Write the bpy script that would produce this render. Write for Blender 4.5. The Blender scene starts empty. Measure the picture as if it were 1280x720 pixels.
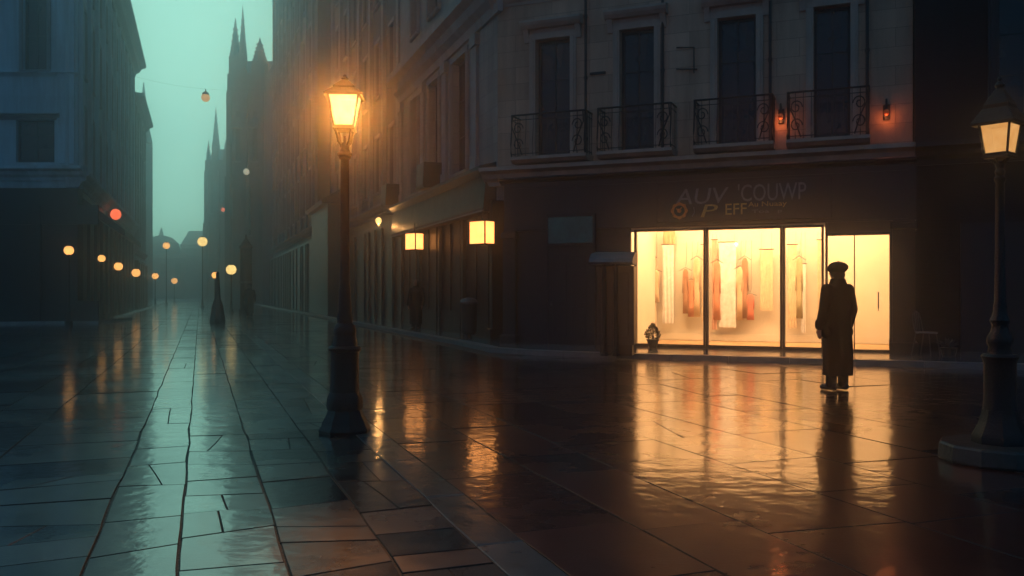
import bpy, bmesh, math, random
from mathutils import Vector, Matrix, noise
random.seed(7)
sc = bpy.context.scene
COL = sc.collection
PI = math.pi
R = math.radians

# ------------------------------------------------------------------ camera
F, HY, CAMZ = 1100.0, 365.0, 1.4
cd = bpy.data.cameras.new("camera"); cam = bpy.data.objects.new("camera", cd); COL.objects.link(cam)
cam.location = (0, 0, CAMZ); cam.rotation_euler = (PI/2, 0, 0)
cd.sensor_width = 36; cd.lens = 36*F/1280; cd.shift_y = -(360-HY)/1280.0
cd.clip_start = .05; cd.clip_end = 2000
sc.camera = cam

def at(px, Y, py=None, z=0):
    """world point that stands Y metres ahead at the given photo column (and row)"""
    x = (px-640)/F*Y
    return Vector((x, Y, z if py is None else CAMZ-(py-HY)/F*Y))
U = Vector((-.3341, .9425, 0)).normalized()      # down the street
V = Vector((U.y, -U.x, 0))                       # to its right
def SL(s, l, z=0): return U*s + V*l + Vector((0, 0, z))

# ------------------------------------------------------------------ materials
def nt(name):
    m = bpy.data.materials.new(name); m.use_nodes = True
    return m, m.node_tree.nodes, m.node_tree.links, m.node_tree.nodes["Principled BSDF"]

def mat(name, col, rough=.6, var=.25, scale=3.0, bump=.15, bscale=None, spec=.4, metal=0, streak=0, island=0):
    m, n, l, b = nt(name)
    tc = n.new("ShaderNodeTexCoord"); mp = n.new("ShaderNodeMapping")
    mp.inputs["Scale"].default_value = (1, 1, 1-.85*streak)
    l.new(tc.outputs["Object"], mp.inputs["Vector"])
    no = n.new("ShaderNodeTexNoise"); no.inputs["Scale"].default_value = scale
    no.inputs["Detail"].default_value = 7; no.inputs["Roughness"].default_value = .62
    l.new(mp.outputs[0], no.inputs["Vector"])
    rp = n.new("ShaderNodeValToRGB"); e = rp.color_ramp.elements
    e[0].position, e[1].position = .28, .74
    e[0].color = tuple(c*(1-var) for c in col)+(1,); e[1].color = tuple(min(1, c*(1+var)) for c in col)+(1,)
    l.new(no.outputs["Fac"], rp.inputs[0])
    out = rp.outputs[0]
    l.new(out, b.inputs["Base Color"])
    b.inputs["Roughness"].default_value = rough; b.inputs["Specular IOR Level"].default_value = spec
    b.inputs["Metallic"].default_value = metal
    rr = n.new("ShaderNodeMapRange"); rr.inputs[3].default_value = max(.03, rough-.14); rr.inputs[4].default_value = min(1, rough+.14)
    l.new(no.outputs["Fac"], rr.inputs[0]); l.new(rr.outputs[0], b.inputs["Roughness"])
    if bump:
        n2 = n.new("ShaderNodeTexNoise"); n2.inputs["Scale"].default_value = bscale or scale*6; n2.inputs["Detail"].default_value = 5
        l.new(tc.outputs["Object"], n2.inputs["Vector"])
        bp = n.new("ShaderNodeBump"); bp.inputs["Strength"].default_value = bump; bp.inputs["Distance"].default_value = .03
        l.new(n2.outputs["Fac"], bp.inputs["Height"]); l.new(bp.outputs[0], b.inputs["Normal"])
    return m

def stone(name, col, bw=.9, bh=.42, var=.3, joint=.55, rough=.75):
    """ashlar: coursed blocks with fine joints, each block a little different, rain streaks"""
    m, n, l, b = nt(name)
    tc = n.new("ShaderNodeTexCoord")
    sep = n.new("ShaderNodeSeparateXYZ"); l.new(tc.outputs["Object"], sep.inputs[0])
    add = n.new("ShaderNodeMath"); add.operation = "ADD"; l.new(sep.outputs[0], add.inputs[0]); l.new(sep.outputs[1], add.inputs[1])
    cmb = n.new("ShaderNodeCombineXYZ"); l.new(add.outputs[0], cmb.inputs[0]); l.new(sep.outputs[2], cmb.inputs[1])
    br = n.new("ShaderNodeTexBrick"); l.new(cmb.outputs[0], br.inputs["Vector"])
    br.inputs["Scale"].default_value = 1; br.inputs["Brick Width"].default_value = bw; br.inputs["Row Height"].default_value = bh
    br.inputs["Mortar Size"].default_value = .008; br.inputs["Mortar Smooth"].default_value = .3; br.inputs["Bias"].default_value = 0
    br.inputs["Color1"].default_value = tuple(c*(1-var*.5) for c in col)+(1,)
    br.inputs["Color2"].default_value = tuple(min(1, c*(1+var*.35)) for c in col)+(1,)
    br.inputs["Mortar"].default_value = tuple(c*joint for c in col)+(1,)
    mp = n.new("ShaderNodeMapping"); mp.inputs["Scale"].default_value = (1.4, 1.4, .16); l.new(tc.outputs["Object"], mp.inputs[0])
    no = n.new("ShaderNodeTexNoise"); no.inputs["Scale"].default_value = 1.3; no.inputs["Detail"].default_value = 8; no.inputs["Roughness"].default_value = .65
    l.new(mp.outputs[0], no.inputs["Vector"])
    rp = n.new("ShaderNodeValToRGB"); rp.color_ramp.elements[0].position = .3; rp.color_ramp.elements[1].position = .68
    rp.color_ramp.elements[0].color = (.5, .48, .46, 1); rp.color_ramp.elements[1].color = (1.1, 1.1, 1.1, 1)
    l.new(no.outputs["Fac"], rp.inputs[0])
    mx = n.new("ShaderNodeMix"); mx.data_type = "RGBA"; mx.blend_type = "MULTIPLY"; mx.inputs[0].default_value = .85
    l.new(br.outputs["Color"], mx.inputs[6]); l.new(rp.outputs[0], mx.inputs[7])
    l.new(mx.outputs[2], b.inputs["Base Color"])
    b.inputs["Roughness"].default_value = rough; b.inputs["Specular IOR Level"].default_value = .3
    n2 = n.new("ShaderNodeTexNoise"); n2.inputs["Scale"].default_value = 14; n2.inputs["Detail"].default_value = 6; l.new(tc.outputs["Object"], n2.inputs["Vector"])
    sb = n.new("ShaderNodeMath"); sb.operation = "SUBTRACT"; l.new(n2.outputs["Fac"], sb.inputs[0]); l.new(br.outputs["Fac"], sb.inputs[1])
    bp = n.new("ShaderNodeBump"); bp.inputs["Strength"].default_value = .35; bp.inputs["Distance"].default_value = .02
    l.new(sb.outputs[0], bp.inputs["Height"]); l.new(bp.outputs[0], b.inputs["Normal"])
    return m

def emit(name, col, strength, var=.25, scale=6, mixb=None):
    m, n, l, b = nt(name)
    tc = n.new("ShaderNodeTexCoord"); no = n.new("ShaderNodeTexNoise"); no.inputs["Scale"].default_value = scale
    l.new(tc.outputs["Object"], no.inputs["Vector"])
    rp = n.new("ShaderNodeValToRGB"); e = rp.color_ramp.elements; e[0].position, e[1].position = .3, .7
    e[0].color = tuple(c*(1-var) for c in col)+(1,); e[1].color = col+(1,)
    l.new(no.outputs["Fac"], rp.inputs[0]); l.new(rp.outputs[0], b.inputs["Emission Color"])
    b.inputs["Emission Strength"].default_value = strength
    b.inputs["Base Color"].default_value = tuple(c*.5 for c in col)+(1,)
    return m

def lantern_glass(name, col, strength, clear=.5):
    """frosted lit pane: lets its lamp's light out and glows itself"""
    m, n, l, b = nt(name); out = n["Material Output"]
    tr = n.new("ShaderNodeBsdfTransparent"); em = n.new("ShaderNodeEmission"); em.inputs[1].default_value = strength
    tc = n.new("ShaderNodeTexCoord"); no = n.new("ShaderNodeTexNoise"); no.inputs["Scale"].default_value = 9
    l.new(tc.outputs["Object"], no.inputs["Vector"])
    rp = n.new("ShaderNodeValToRGB"); e = rp.color_ramp.elements; e[0].position, e[1].position = .3, .72
    e[0].color = tuple(c*f for c, f in zip(col, (.9, .78, .6)))+(1,); e[1].color = col+(1,)
    l.new(no.outputs["Fac"], rp.inputs[0]); l.new(rp.outputs[0], em.inputs[0])
    mx = n.new("ShaderNodeMixShader"); mx.inputs[0].default_value = 1-clear
    l.new(tr.outputs[0], mx.inputs[1]); l.new(em.outputs[0], mx.inputs[2]); l.new(mx.outputs[0], out.inputs[0])
    return m

def shop_glass(name):
    m, n, l, b = nt(name); out = n["Material Output"]
    tr = n.new("ShaderNodeBsdfTransparent"); tr.inputs[0].default_value = (.93, .95, .93, 1)
    gl = n.new("ShaderNodeBsdfGlossy"); gl.inputs["Roughness"].default_value = .04
    fr = n.new("ShaderNodeFresnel"); fr.inputs[0].default_value = 1.4
    no = n.new("ShaderNodeTexNoise"); no.inputs["Scale"].default_value = 2.0
    tc = n.new("ShaderNodeTexCoord"); l.new(tc.outputs["Object"], no.inputs["Vector"])
    bp = n.new("ShaderNodeBump"); bp.inputs["Strength"].default_value = .03; l.new(no.outputs["Fac"], bp.inputs["Height"]); l.new(bp.outputs[0], gl.inputs["Normal"])
    mx = n.new("ShaderNodeMixShader"); l.new(fr.outputs[0], mx.inputs[0])
    l.new(tr.outputs[0], mx.inputs[1]); l.new(gl.outputs[0], mx.inputs[2]); l.new(mx.outputs[0], out.inputs[0])
    return m

def paving(name, col, rmin, rmax, hue=None, spec=.6, tint=(1, 1, 1)):
    """wet stone flags: dark, each stone a little different, a rippled film of water over it"""
    m, n, l, b = nt(name)
    tc = n.new("ShaderNodeTexCoord"); geo = n.new("ShaderNodeNewGeometry")
    isl = n.new("ShaderNodeMapRange"); isl.inputs[3].default_value = .55; isl.inputs[4].default_value = 1.5
    l.new(geo.outputs["Random Per Island"], isl.inputs[0])
    no = n.new("ShaderNodeTexNoise"); no.inputs["Scale"].default_value = 2.2; no.inputs["Detail"].default_value = 9; no.inputs["Roughness"].default_value = .66
    l.new(tc.outputs["Object"], no.inputs["Vector"])
    rp = n.new("ShaderNodeValToRGB"); e = rp.color_ramp.elements; e[0].position, e[1].position = .3, .72
    h = hue or col
    e[0].color = tuple(c*.55 for c in col)+(1,); e[1].color = tuple(c*1.5 for c in h)+(1,)
    l.new(no.outputs["Fac"], rp.inputs[0])
    mx = n.new("ShaderNodeMix"); mx.data_type = "RGBA"; mx.blend_type = "MULTIPLY"; mx.inputs[0].default_value = 1
    l.new(rp.outputs[0], mx.inputs[6]); l.new(isl.outputs[0], mx.inputs[7]); l.new(mx.outputs[2], b.inputs["Base Color"])
    # water film: smooth in the puddled patches, rougher where the stone dries
    pd = n.new("ShaderNodeTexNoise"); pd.inputs["Scale"].default_value = .55; pd.inputs["Detail"].default_value = 6; pd.inputs["Roughness"].default_value = .6
    l.new(tc.outputs["Object"], pd.inputs["Vector"])
    ad = n.new("ShaderNodeMath"); ad.operation = "MULTIPLY_ADD"; l.new(geo.outputs["Random Per Island"], ad.inputs[0]); ad.inputs[1].default_value = .22
    l.new(pd.outputs["Fac"], ad.inputs[2])
    rr = n.new("ShaderNodeMapRange"); rr.inputs[1].default_value = .38; rr.inputs[2].default_value = .82
    rr.inputs[3].default_value = rmin; rr.inputs[4].default_value = rmax
    l.new(ad.outputs[0], rr.inputs[0]); l.new(rr.outputs[0], b.inputs["Roughness"])
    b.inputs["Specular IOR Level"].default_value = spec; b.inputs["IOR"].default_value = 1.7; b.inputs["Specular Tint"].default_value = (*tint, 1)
    b.inputs["Coat Weight"].default_value = 1.0; b.inputs["Coat IOR"].default_value = 1.55; b.inputs["Coat Roughness"].default_value = .10
    # ripples and worn tooling
    w = n.new("ShaderNodeTexNoise"); w.inputs["Scale"].default_value = 5.5; w.inputs["Detail"].default_value = 3; l.new(tc.outputs["Object"], w.inputs["Vector"])
    g = n.new("ShaderNodeTexNoise"); g.inputs["Scale"].default_value = 45; g.inputs["Detail"].default_value = 4; l.new(tc.outputs["Object"], g.inputs["Vector"])
    b1 = n.new("ShaderNodeBump"); b1.inputs["Strength"].default_value = .21; b1.inputs["Distance"].default_value = .02
    l.new(w.outputs["Fac"], b1.inputs["Height"])
    b2 = n.new("ShaderNodeBump"); b2.inputs["Strength"].default_value = .16; b2.inputs["Distance"].default_value = .006
    l.new(g.outputs["Fac"], b2.inputs["Height"]); l.new(b1.outputs[0], b2.inputs["Normal"]); l.new(b2.outputs[0], b.inputs["Normal"]); l.new(b1.outputs[0], b.inputs["Coat Normal"])
    return m

M = dict(
    slab=paving("wet_slab", (.011, .016, .021), .12, .42, spec=.5),
    sett=paving("wet_stone_red_reflection", (.024, .0075, .006), .22, .34, hue=(.034, .009, .007), spec=1.0, tint=(1, .42, .32)),  # red base and specular tint paint the orange-red reflections into the stone
    strip=paving("wet_pale_stone", (.055, .06, .06), .16, .36),
    bed=mat("wet_joint_bed", (.006, .0065, .007), .6, .4, 4, .4),
    walk=paving("wet_sidewalk_stone", (.15, .155, .145), .2, .42, spec=.5),
    plinth=mat("dark_plinth_stone", (.03, .032, .03), .4, .3, 3, .3),
    kerb=mat("kerb_stone", (.15, .155, .15), .35, .3, 3, .3),
    iron=mat("black_cast_iron", (.007, .008, .009), .4, .4, 9, .25, 60, spec=.3),
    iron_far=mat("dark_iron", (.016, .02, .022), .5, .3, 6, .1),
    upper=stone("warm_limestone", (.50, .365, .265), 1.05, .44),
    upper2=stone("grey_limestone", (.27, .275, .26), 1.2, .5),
    rowstone=stone("sooty_stone", (.11, .115, .115), 1.4, .55),
    farstone=stone("church_stone", (.10, .11, .12), 1.5, .6),
    pale=stone("pale_render", (.42, .56, .62), 2.6, 1.3, var=.12, joint=.85),
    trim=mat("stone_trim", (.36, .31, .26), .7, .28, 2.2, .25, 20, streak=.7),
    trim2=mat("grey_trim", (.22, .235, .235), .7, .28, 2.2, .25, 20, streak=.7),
    navy=mat("blue_black_paint", (.009, .012, .017), .38, .35, 4, .12, 30, spec=.35, streak=.6),
    brown=mat("dark_brown_paint", (.030, .022, .017), .45, .35, 4, .12, 30, spec=.35, streak=.6),
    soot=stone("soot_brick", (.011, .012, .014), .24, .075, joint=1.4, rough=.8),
    slate=mat("slate_roof", (.03, .035, .04), .55, .35, 4, .3),
    wood=mat("dark_window_frame", (.018, .022, .024), .5, .3, 6, .1),
    glassd=mat("dark_window_glass", (.003, .014, .024), .12, .3, 1.2, .06, 3, spec=.5),
    cream=mat("cream_plaster", (.80, .74, .60), .8, .08, 1.5, .05),
    shopfloor=mat("oak_floor", (.42, .29, .16), .5, .3, 3, .1, streak=0),
    glass=shop_glass("shop_glass"),
    pot=mat("glazed_pot", (.02, .028, .03), .3, .3, 8, .1),
    leafd=mat("topiary_leaf", (.018, .034, .026), .55, .5, 18, .1),
    leafp=mat("grey_leaf", (.06, .075, .08), .5, .3, 14, .1),
    coat=mat("dark_wool", (.004, .005, .007), .9, .35, 24, .35, 120, spec=.15),
    cloth=mat("dark_trousers", (.009, .010, .012), .9, .3, 24, .3, 120, spec=.15),
    skin=mat("skin", (.32, .19, .13), .55, .12, 12, .08, 70),
    hair=mat("dark_hair", (.012, .010, .009), .6, .4, 60, .4, 150),
    leather=mat("black_leather", (.010, .010, .011), .3, .3, 12, .15, 60),
    zinc=mat("pale_zinc", (.10, .12, .13), .5, .3, 5, .2, streak=.3),
    teal=mat("teal_enamel", (.025, .125, .115), .45, .55, 2.2, .1),
    signgrey=mat("faded_grey_lettering", (.16, .19, .21), .6, .35, 7, .05),
    signgold=mat("old_gold_lettering", (.45, .34, .10), .5, .35, 9, .05),
    signorange=mat("orange_emblem_paint", (.70, .25, .05), .5, .35, 12, .05),
    ply=mat("grey_metal", (.07, .075, .08), .45, .3, 6, .1),
    lampA=lantern_glass("lit_lantern_glass", (1.0, .78, .36), 1.6, .45),
    lampB=lantern_glass("amber_lantern_glass", (1.0, .52, .18), .85, .4),
    boxlit=emit("lit_lantern_panel", (1.0, .36, .09), 4.0, .22, 5),
    globe=emit("orange_globe_glass", (1.0, .46, .12), 2.2, .2, 4),
    globe2=emit("amber_globe_glass", (1.0, .68, .22), 1.9, .2, 4),
    glober=emit("red_globe_glass", (1.0, .16, .06), 1.8, .2, 4),
    globep=emit("pale_globe_glass", (.9, .8, .55), .9, .2, 4),
    redlamp=emit("red_shade_glass", (1.0, .20, .06), .10, .3, 5),
    tube=emit("shop_light_panel", (1.0, .53, .25), 30.0, .05, 2),
)

# ------------------------------------------------------------------ mesh helpers
def BM(): return bmesh.new()
def box(bm, x0, x1, y0, y1, z0, z1, bev=0):
    vs = [bm.verts.new(p) for p in ((x0,y0,z0),(x1,y0,z0),(x1,y1,z0),(x0,y1,z0),(x0,y0,z1),(x1,y0,z1),(x1,y1,z1),(x0,y1,z1))]
    fs = [bm.faces.new([vs[i] for i in q]) for q in ((3,2,1,0),(4,5,6,7),(0,1,5,4),(1,2,6,5),(2,3,7,6),(3,0,4,7))]
    if bev:
        es = list({e for f in fs for e in f.edges})
        bmesh.ops.bevel(bm, geom=es, offset=bev, segments=1, affect='EDGES')
def prism(bm, pts, z0, z1):
    a = [bm.verts.new((p[0], p[1], z0)) for p in pts]; b = [bm.verts.new((p[0], p[1], z1)) for p in pts]
    n = len(pts); bm.faces.new(a[::-1]); bm.faces.new(b)
    for i in range(n): bm.faces.new((a[i], a[(i+1) % n], b[(i+1) % n], b[i]))
def xprism(bm, prof, x0, x1):
    """profile of (y,z) points swept along x: cornices, ledges"""
    a = [bm.verts.new((x0, p[0], p[1])) for p in prof]; b = [bm.verts.new((x1, p[0], p[1])) for p in prof]
    n = len(prof); bm.faces.new(a[::-1]); bm.faces.new(b)
    for i in range(n): bm.faces.new((a[i], a[(i+1) % n], b[(i+1) % n], b[i]))
def lathe(bm, prof, n=24, c=(0, 0), sq=1, rot=0):
    rings = []
    for r, z in prof:
        rings.append([bm.verts.new((c[0]+r*math.cos(rot+2*PI*i/n), c[1]+sq*r*math.sin(rot+2*PI*i/n), z)) for i in range(n)])
    for a, b in zip(rings, rings[1:]):
        for i in range(n): bm.faces.new((a[i], a[(i+1) % n], b[(i+1) % n], b[i]))
    bm.faces.new(rings[0][::-1]); bm.faces.new(rings[-1])
def tube(bm, pts, r, n=8, r1=None):
    pts = [Vector(p) for p in pts]; rings = []
    for k, p in enumerate(pts):
        t = (pts[min(k+1, len(pts)-1)]-pts[max(k-1, 0)]).normalized()
        a = t.orthogonal().normalized() if abs(t.z) > .99 else t.cross(Vector((0, 0, 1))).normalized()
        b = t.cross(a); rr = r if r1 is None else r+(r1-r)*k/max(1, len(pts)-1)
        rings.append([bm.verts.new(p+(a*math.cos(2*PI*i/n)+b*math.sin(2*PI*i/n))*rr) for i in range(n)])
    for a, b in zip(rings, rings[1:]):
        for i in range(n): bm.faces.new((a[i], a[(i+1) % n], b[(i+1) % n], b[i]))
    bm.faces.new(rings[0][::-1]); bm.faces.new(rings[-1])
def ball(bm, c, r, sx=1, sy=1, sz=1, seg=16):
    bmesh.ops.create_uvsphere(bm, u_segments=seg, v_segments=max(6, seg//2+2), radius=r,
        matrix=Matrix.Translation(c) @ Matrix.Diagonal((sx, sy, sz, 1)))
def obj(name, bm, m, parent=None, smooth=False, local=None, recalc=True):
    if recalc: bmesh.ops.recalc_face_normals(bm, faces=bm.faces)
    me = bpy.data.meshes.new(name); bm.to_mesh(me); bm.free()
    for mm in (m if isinstance(m, (list, tuple)) else [m]): me.materials.append(mm)
    if smooth:
        for p in me.polygons: p.use_smooth = True
    return link(name, me, parent, local)
def link(name, me, parent=None, local=None):
    o = bpy.data.objects.new(name, me); COL.objects.link(o)
    if parent: o.parent = parent
    if local is not None:
        o.location = local.to_translation(); o.rotation_euler = local.to_euler()
    return o
def soft(o, ang=40):
    me = o.data
    for p in me.polygons: p.use_smooth = True
    a = R(ang); bm = bmesh.new(); bm.from_mesh(me)
    for e in bm.edges:
        e.smooth = not (len(e.link_faces) == 2 and e.calc_face_angle(0) > a)
    bm.to_mesh(me); bm.free(); return o
def tag(o, label=None, cat=None, group=None, kind=None):
    if label: o["label"] = label
    if cat: o["category"] = cat
    if group: o["group"] = group
    if kind: o["kind"] = kind
    return o
def thing(name, label, cat, loc=(0, 0, 0), rz=0, group=None):
    o = bpy.data.objects.new(name, None); COL.objects.link(o); o.empty_display_size = .2
    o.location = loc; o.rotation_euler = (0, 0, rz)
    return tag(o, label, cat, group)
def copy_tree(o, parent=None):
    c = o.copy(); COL.objects.link(c); c.parent = parent
    for ch in list(o.children): copy_tree(ch, c)
    return c
def struct(name, bm, m): return tag(obj(name, bm, m), kind="structure")
def frame(p, rz): return Matrix.Translation(p) @ Matrix.Rotation(rz, 4, 'Z')
def point_light(name, loc, power, col, rad, parent=None):
    d = bpy.data.lights.new(name, 'POINT'); d.energy = power; d.color = col; d.shadow_soft_size = rad
    o = bpy.data.objects.new(name, d); COL.objects.link(o); o.location = loc
    if parent: o.parent = parent
    return o

# ------------------------------------------------------------------ facades
def wall_mesh(bm, L, z0, z1, ops, depth=.28, thick=.5, x0=0):
    """wall in the frame x right, y into the building; real openings with reveals; ends and top closed"""
    ops = [(max(o[0], x0), min(o[1], L), o[2], o[3]) for o in ops]
    xs = sorted({x0, L, *[o[0] for o in ops], *[o[1] for o in ops]}); zs = sorted({z0, z1, *[o[2] for o in ops], *[o[3] for o in ops]})
    cache = {}
    def v(x, y, z):
        k = (round(x, 4), round(y, 4), round(z, 4))
        if k not in cache: cache[k] = bm.verts.new(k)
        return cache[k]
    def inside(x, z): return any(o[0] < x < o[1] and o[2] < z < o[3] for o in ops)
    for i in range(len(xs)-1):
        for j in range(len(zs)-1):
            a, b, c, d = xs[i], xs[i+1], zs[j], zs[j+1]
            if inside((a+b)/2, (c+d)/2): continue
            bm.faces.new((v(a, 0, c), v(b, 0, c), v(b, 0, d), v(a, 0, d)))
    for a, b, c, d in ops:
        q = [(a, c), (b, c), (b, d), (a, d)]
        for k in range(4):
            p, r = q[k], q[(k+1) % 4]
            bm.faces.new([bm.verts.new(t) for t in ((p[0], 0, p[1]), (r[0], 0, r[1]), (r[0], depth, r[1]), (p[0], depth, p[1]))])
    bm.faces.new([bm.verts.new(t) for t in ((x0, 0, z0), (x0, 0, z1), (x0, thick, z1), (x0, thick, z0))])
    bm.faces.new([bm.verts.new(t) for t in ((L, 0, z0), (L, thick, z0), (L, thick, z1), (L, 0, z1))])
    bm.faces.new([bm.verts.new(t) for t in ((x0, 0, z1), (L, 0, z1), (L, thick, z1), (x0, thick, z1))])
    bm.faces.new([bm.verts.new(t) for t in ((x0, thick, z0), (x0, thick, z1), (L, thick, z1), (L, thick, z0))])

WIN = {}
def window_meshes(w, h, style, mats):
    key = (round(w, 2), round(h, 2), style, mats)
    if key in WIN: return WIN[key]
    fr, gl, tr = (M[k] for k in mats)
    def me(bm, m, nm):
        bmesh.ops.recalc_face_normals(bm, faces=bm.faces); d = bpy.data.meshes.new(nm); bm.to_mesh(d); bm.free(); d.materials.append(m); return d
    b = BM(); t = .07 if style != 'far' else .1; y0, y1 = .19, .26
    box(b, -w/2+.002, -w/2+t, y0, y1, .002, h-.002); box(b, w/2-t, w/2-.002, y0, y1, .002, h-.002)
    box(b, -w/2+t, w/2-t, y0, y1, .002, t); box(b, -w/2+t, w/2-t, y0, y1, h-t, h-.002)
    box(b, -.022, .022, y0+.01, y1-.01, t, h-t)
    for k in ((.33, .66) if style != 'far' else (.5,)):
        box(b, -w/2+t, -.022, y0+.015, y1-.01, h*k-.015, h*k+.015); box(b, .022, w/2-t, y0+.015, y1-.01, h*k-.015, h*k+.015)
    frame_me = me(b, fr, "window")
    b = BM(); box(b, -w/2+t*.5, w/2-t*.5, y0+.03, y0+.045, t*.5, h-t*.5); pane = me(b, gl, "pane")
    arch = sill = None
    if style in ('hood', 'plain'):
        b = BM(); a = .17
        box(b, -w/2-a, -w/2-.003, -.07, .04, -.0, h); box(b, w/2+.003, w/2+a, -.07, .04, 0, h); box(b, -w/2-a, w/2+a, -.075, .04, h+.003, h+a)
        box(b, -w/2-a+.06, -w/2-.05, -.10, -.07, .02, h-.02); box(b, w/2+.05, w/2+a-.06, -.10, -.07, .02, h-.02)
        if style == 'hood':
            for s in (-1, 1):
                xc = s*(w/2+.24)
                xprism(b, [(0.04, h-.05), (-.06, h-.05), (-.12, h+.12), (-.20, h+.27), (.04, h+.27)], xc-.07, xc+.07)
            xprism(b, [(.04, h+a+.005), (-.06, h+a+.005), (-.08, h+.27), (.04, h+.27)], -w/2-.165, w/2+.165)
            xprism(b, [(.04, h+.273), (-.22, h+.273), (-.30, h+.35), (-.34, h+.42), (-.34, h+.47), (.04, h+.56)], -w/2-.36, w/2+.36)
        arch = me(b, tr, "architrave")
    if style != 'door':
        b = BM(); xprism(b, [(.18, -.003), (.18, -.12), (-.10, -.12), (-.14, -.05), (-.12, -.025)], -w/2-.14, w/2+.14); sill = me(b, tr, "sill")
    WIN[key] = (frame_me, pane, arch, sill); return WIN[key]
def add_window(root, Mf, x0, x1, z0, z1, style='plain', mats=('wood', 'glassd', 'trim')):
    fm, pm, am, sm = window_meshes(x1-x0, z1-z0, style, mats)
    w = link("window", fm, root, root.matrix_basis.inverted() @ Mf @ Matrix.Translation(((x0+x1)/2, 0, z0)))
    link("pane", pm, w)
    if am: link("architrave", am, w)
    if sm: link("sill", sm, w)
    return w
def part(name, bm, m, root, Mf, smooth=False):
    return obj(name, bm, m, root, smooth, root.matrix_basis.inverted() @ Mf)
def mk(name, label, cat, p, rz, group=None):
    o = thing(name, label, cat, p, rz, group); o.matrix_basis = frame(p, rz); return o
CORN = lambda z0, z1, d: [(.05, z0), (-d*.15, z0), (-d*.22, z0+(z1-z0)*.22), (-d*.5, z0+(z1-z0)*.38), (-d*.62, z0+(z1-z0)*.6), (-d, z0+(z1-z0)*.74), (-d, z1-.03), (.05, z1+.03)]

# ================================================================== GROUND
b = BM()
for q in [[(-150, -60), (150, -60), (150, 226), (-150, 226)]]:
    vs = [b.verts.new((x, y, -.0105)) for x, y in q]; b.faces.new(vs)
struct("ground", b, M['bed'])

SHOPA = None
# corner of the near right building and its facade line
CY = 24.06; C0 = Vector(((622-640)/F*CY, CY, 0))
_d = Vector((-2000-640, 0, 0)); D = Vector((2640/F, -1, 0)).normalized()     # along the shop facade to the right
SROT = math.atan2(D.y, D.x); DN = Vector((-D.y, D.x, 0))                    # into the building
def alongS(px, off=0):
    o = C0 - DN*off; t = (px-640)/F
    return (t*o.y-o.x)/(D.x-t*D.y)
def zS(px, py, off=0):
    a = alongS(px, off); y = (C0-DN*off+D*a).y
    return CAMZ-(py-HY)/F*y
KERB = [SL(150, 5.6), SL(80, 6.0), SL(40, 6.25), SL(27, 6.35), SL(22.5, 6.45)]
kc = C0-DN*4.0
KERB += [kc+D*1.2+DN*.75, kc+D*2.3+DN*.22, kc+D*3.3, kc+D*8, kc+D*14, kc+D*40]

def in_walk(p):      # beyond the kerb line?
    s, l = p.dot(U), p.dot(V)
    if (p-kc).dot(DN) > .05 and l > 6.2 and s < 24: return True
    return l > 6.4 and s >= 22

# flags: rows run down the street, every stone its own length, level and tilt
edges = [-.55, -.1, .42, .95, 1.44, 1.72, 2.45, 3.1, 4.05, 4.95]
while edges[-1] < 26: edges.append(edges[-1]+random.uniform(.85, 1.4))
while edges[0] > -26: edges.insert(0, edges[0]-random.uniform(.6, 1.05))
bs = {k: BM() for k in ('slab', 'sett', 'strip')}
def flag(bm, quad, gap=.006, wob=.008):
    cs_, cl_ = sum(p[0] for p in quad)/4, sum(p[1] for p in quad)/4
    c = SL(cs_, cl_)
    if c.y < 1.5 or in_walk(c) or abs(c.x) > c.y*.62+6: return
    g = gap
    def w(s, l):
        n1 = noise.noise(Vector((s*1.3, l*1.3, 0)))*wob*1.6; n2 = noise.noise(Vector((s*1.1+40, l*1.1, 3)))*wob*2.2
        return s+n1, l+n2
    ck = lambda v, m: max(-m, min(m, v))
    tilt = Vector((ck(random.gauss(0, .0018), .003), ck(random.gauss(0, .0018), .003))); dz = ck(random.gauss(0, .0016), .0025)
    def top(s, l, z=0):
        ws, wl = w(s, l); p = SL(ws, wl); q = p-c
        p.z = dz+tilt.x*q.x+tilt.y*q.y+z; return p
    ch = .004
    sub = 2
    ring_t, ring_c, ring_b = [], [], []
    def edge_pts(m):
        a = [(p[0]+(m if p[0] < cs_ else -m), p[1]+(m if p[1] < cl_ else -m)) for p in quad]
        out = []
        for i in range(4):
            p, q = a[i], a[(i+1) % 4]
            for k in range(sub):
                t = k/sub; out.append((p[0]+(q[0]-p[0])*t, p[1]+(q[1]-p[1])*t))
        return out
    for (s, l) in edge_pts(g+ch): ring_t.append(bm.verts.new(top(s, l)))
    for (s, l) in edge_pts(g): ring_c.append(bm.verts.new(top(s, l, -.003)))
    for (s, l) in edge_pts(g): ring_b.append(bm.verts.new(top(s, l, -.04)))
    n = len(ring_t); bm.faces.new(ring_t)
    for A, B in ((ring_t, ring_c), (ring_c, ring_b)):
        for i in range(n): bm.faces.new((A[i], A[(i+1) % n], B[(i+1) % n], B[i])).material_index = 1      # dirty joint sides
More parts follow.
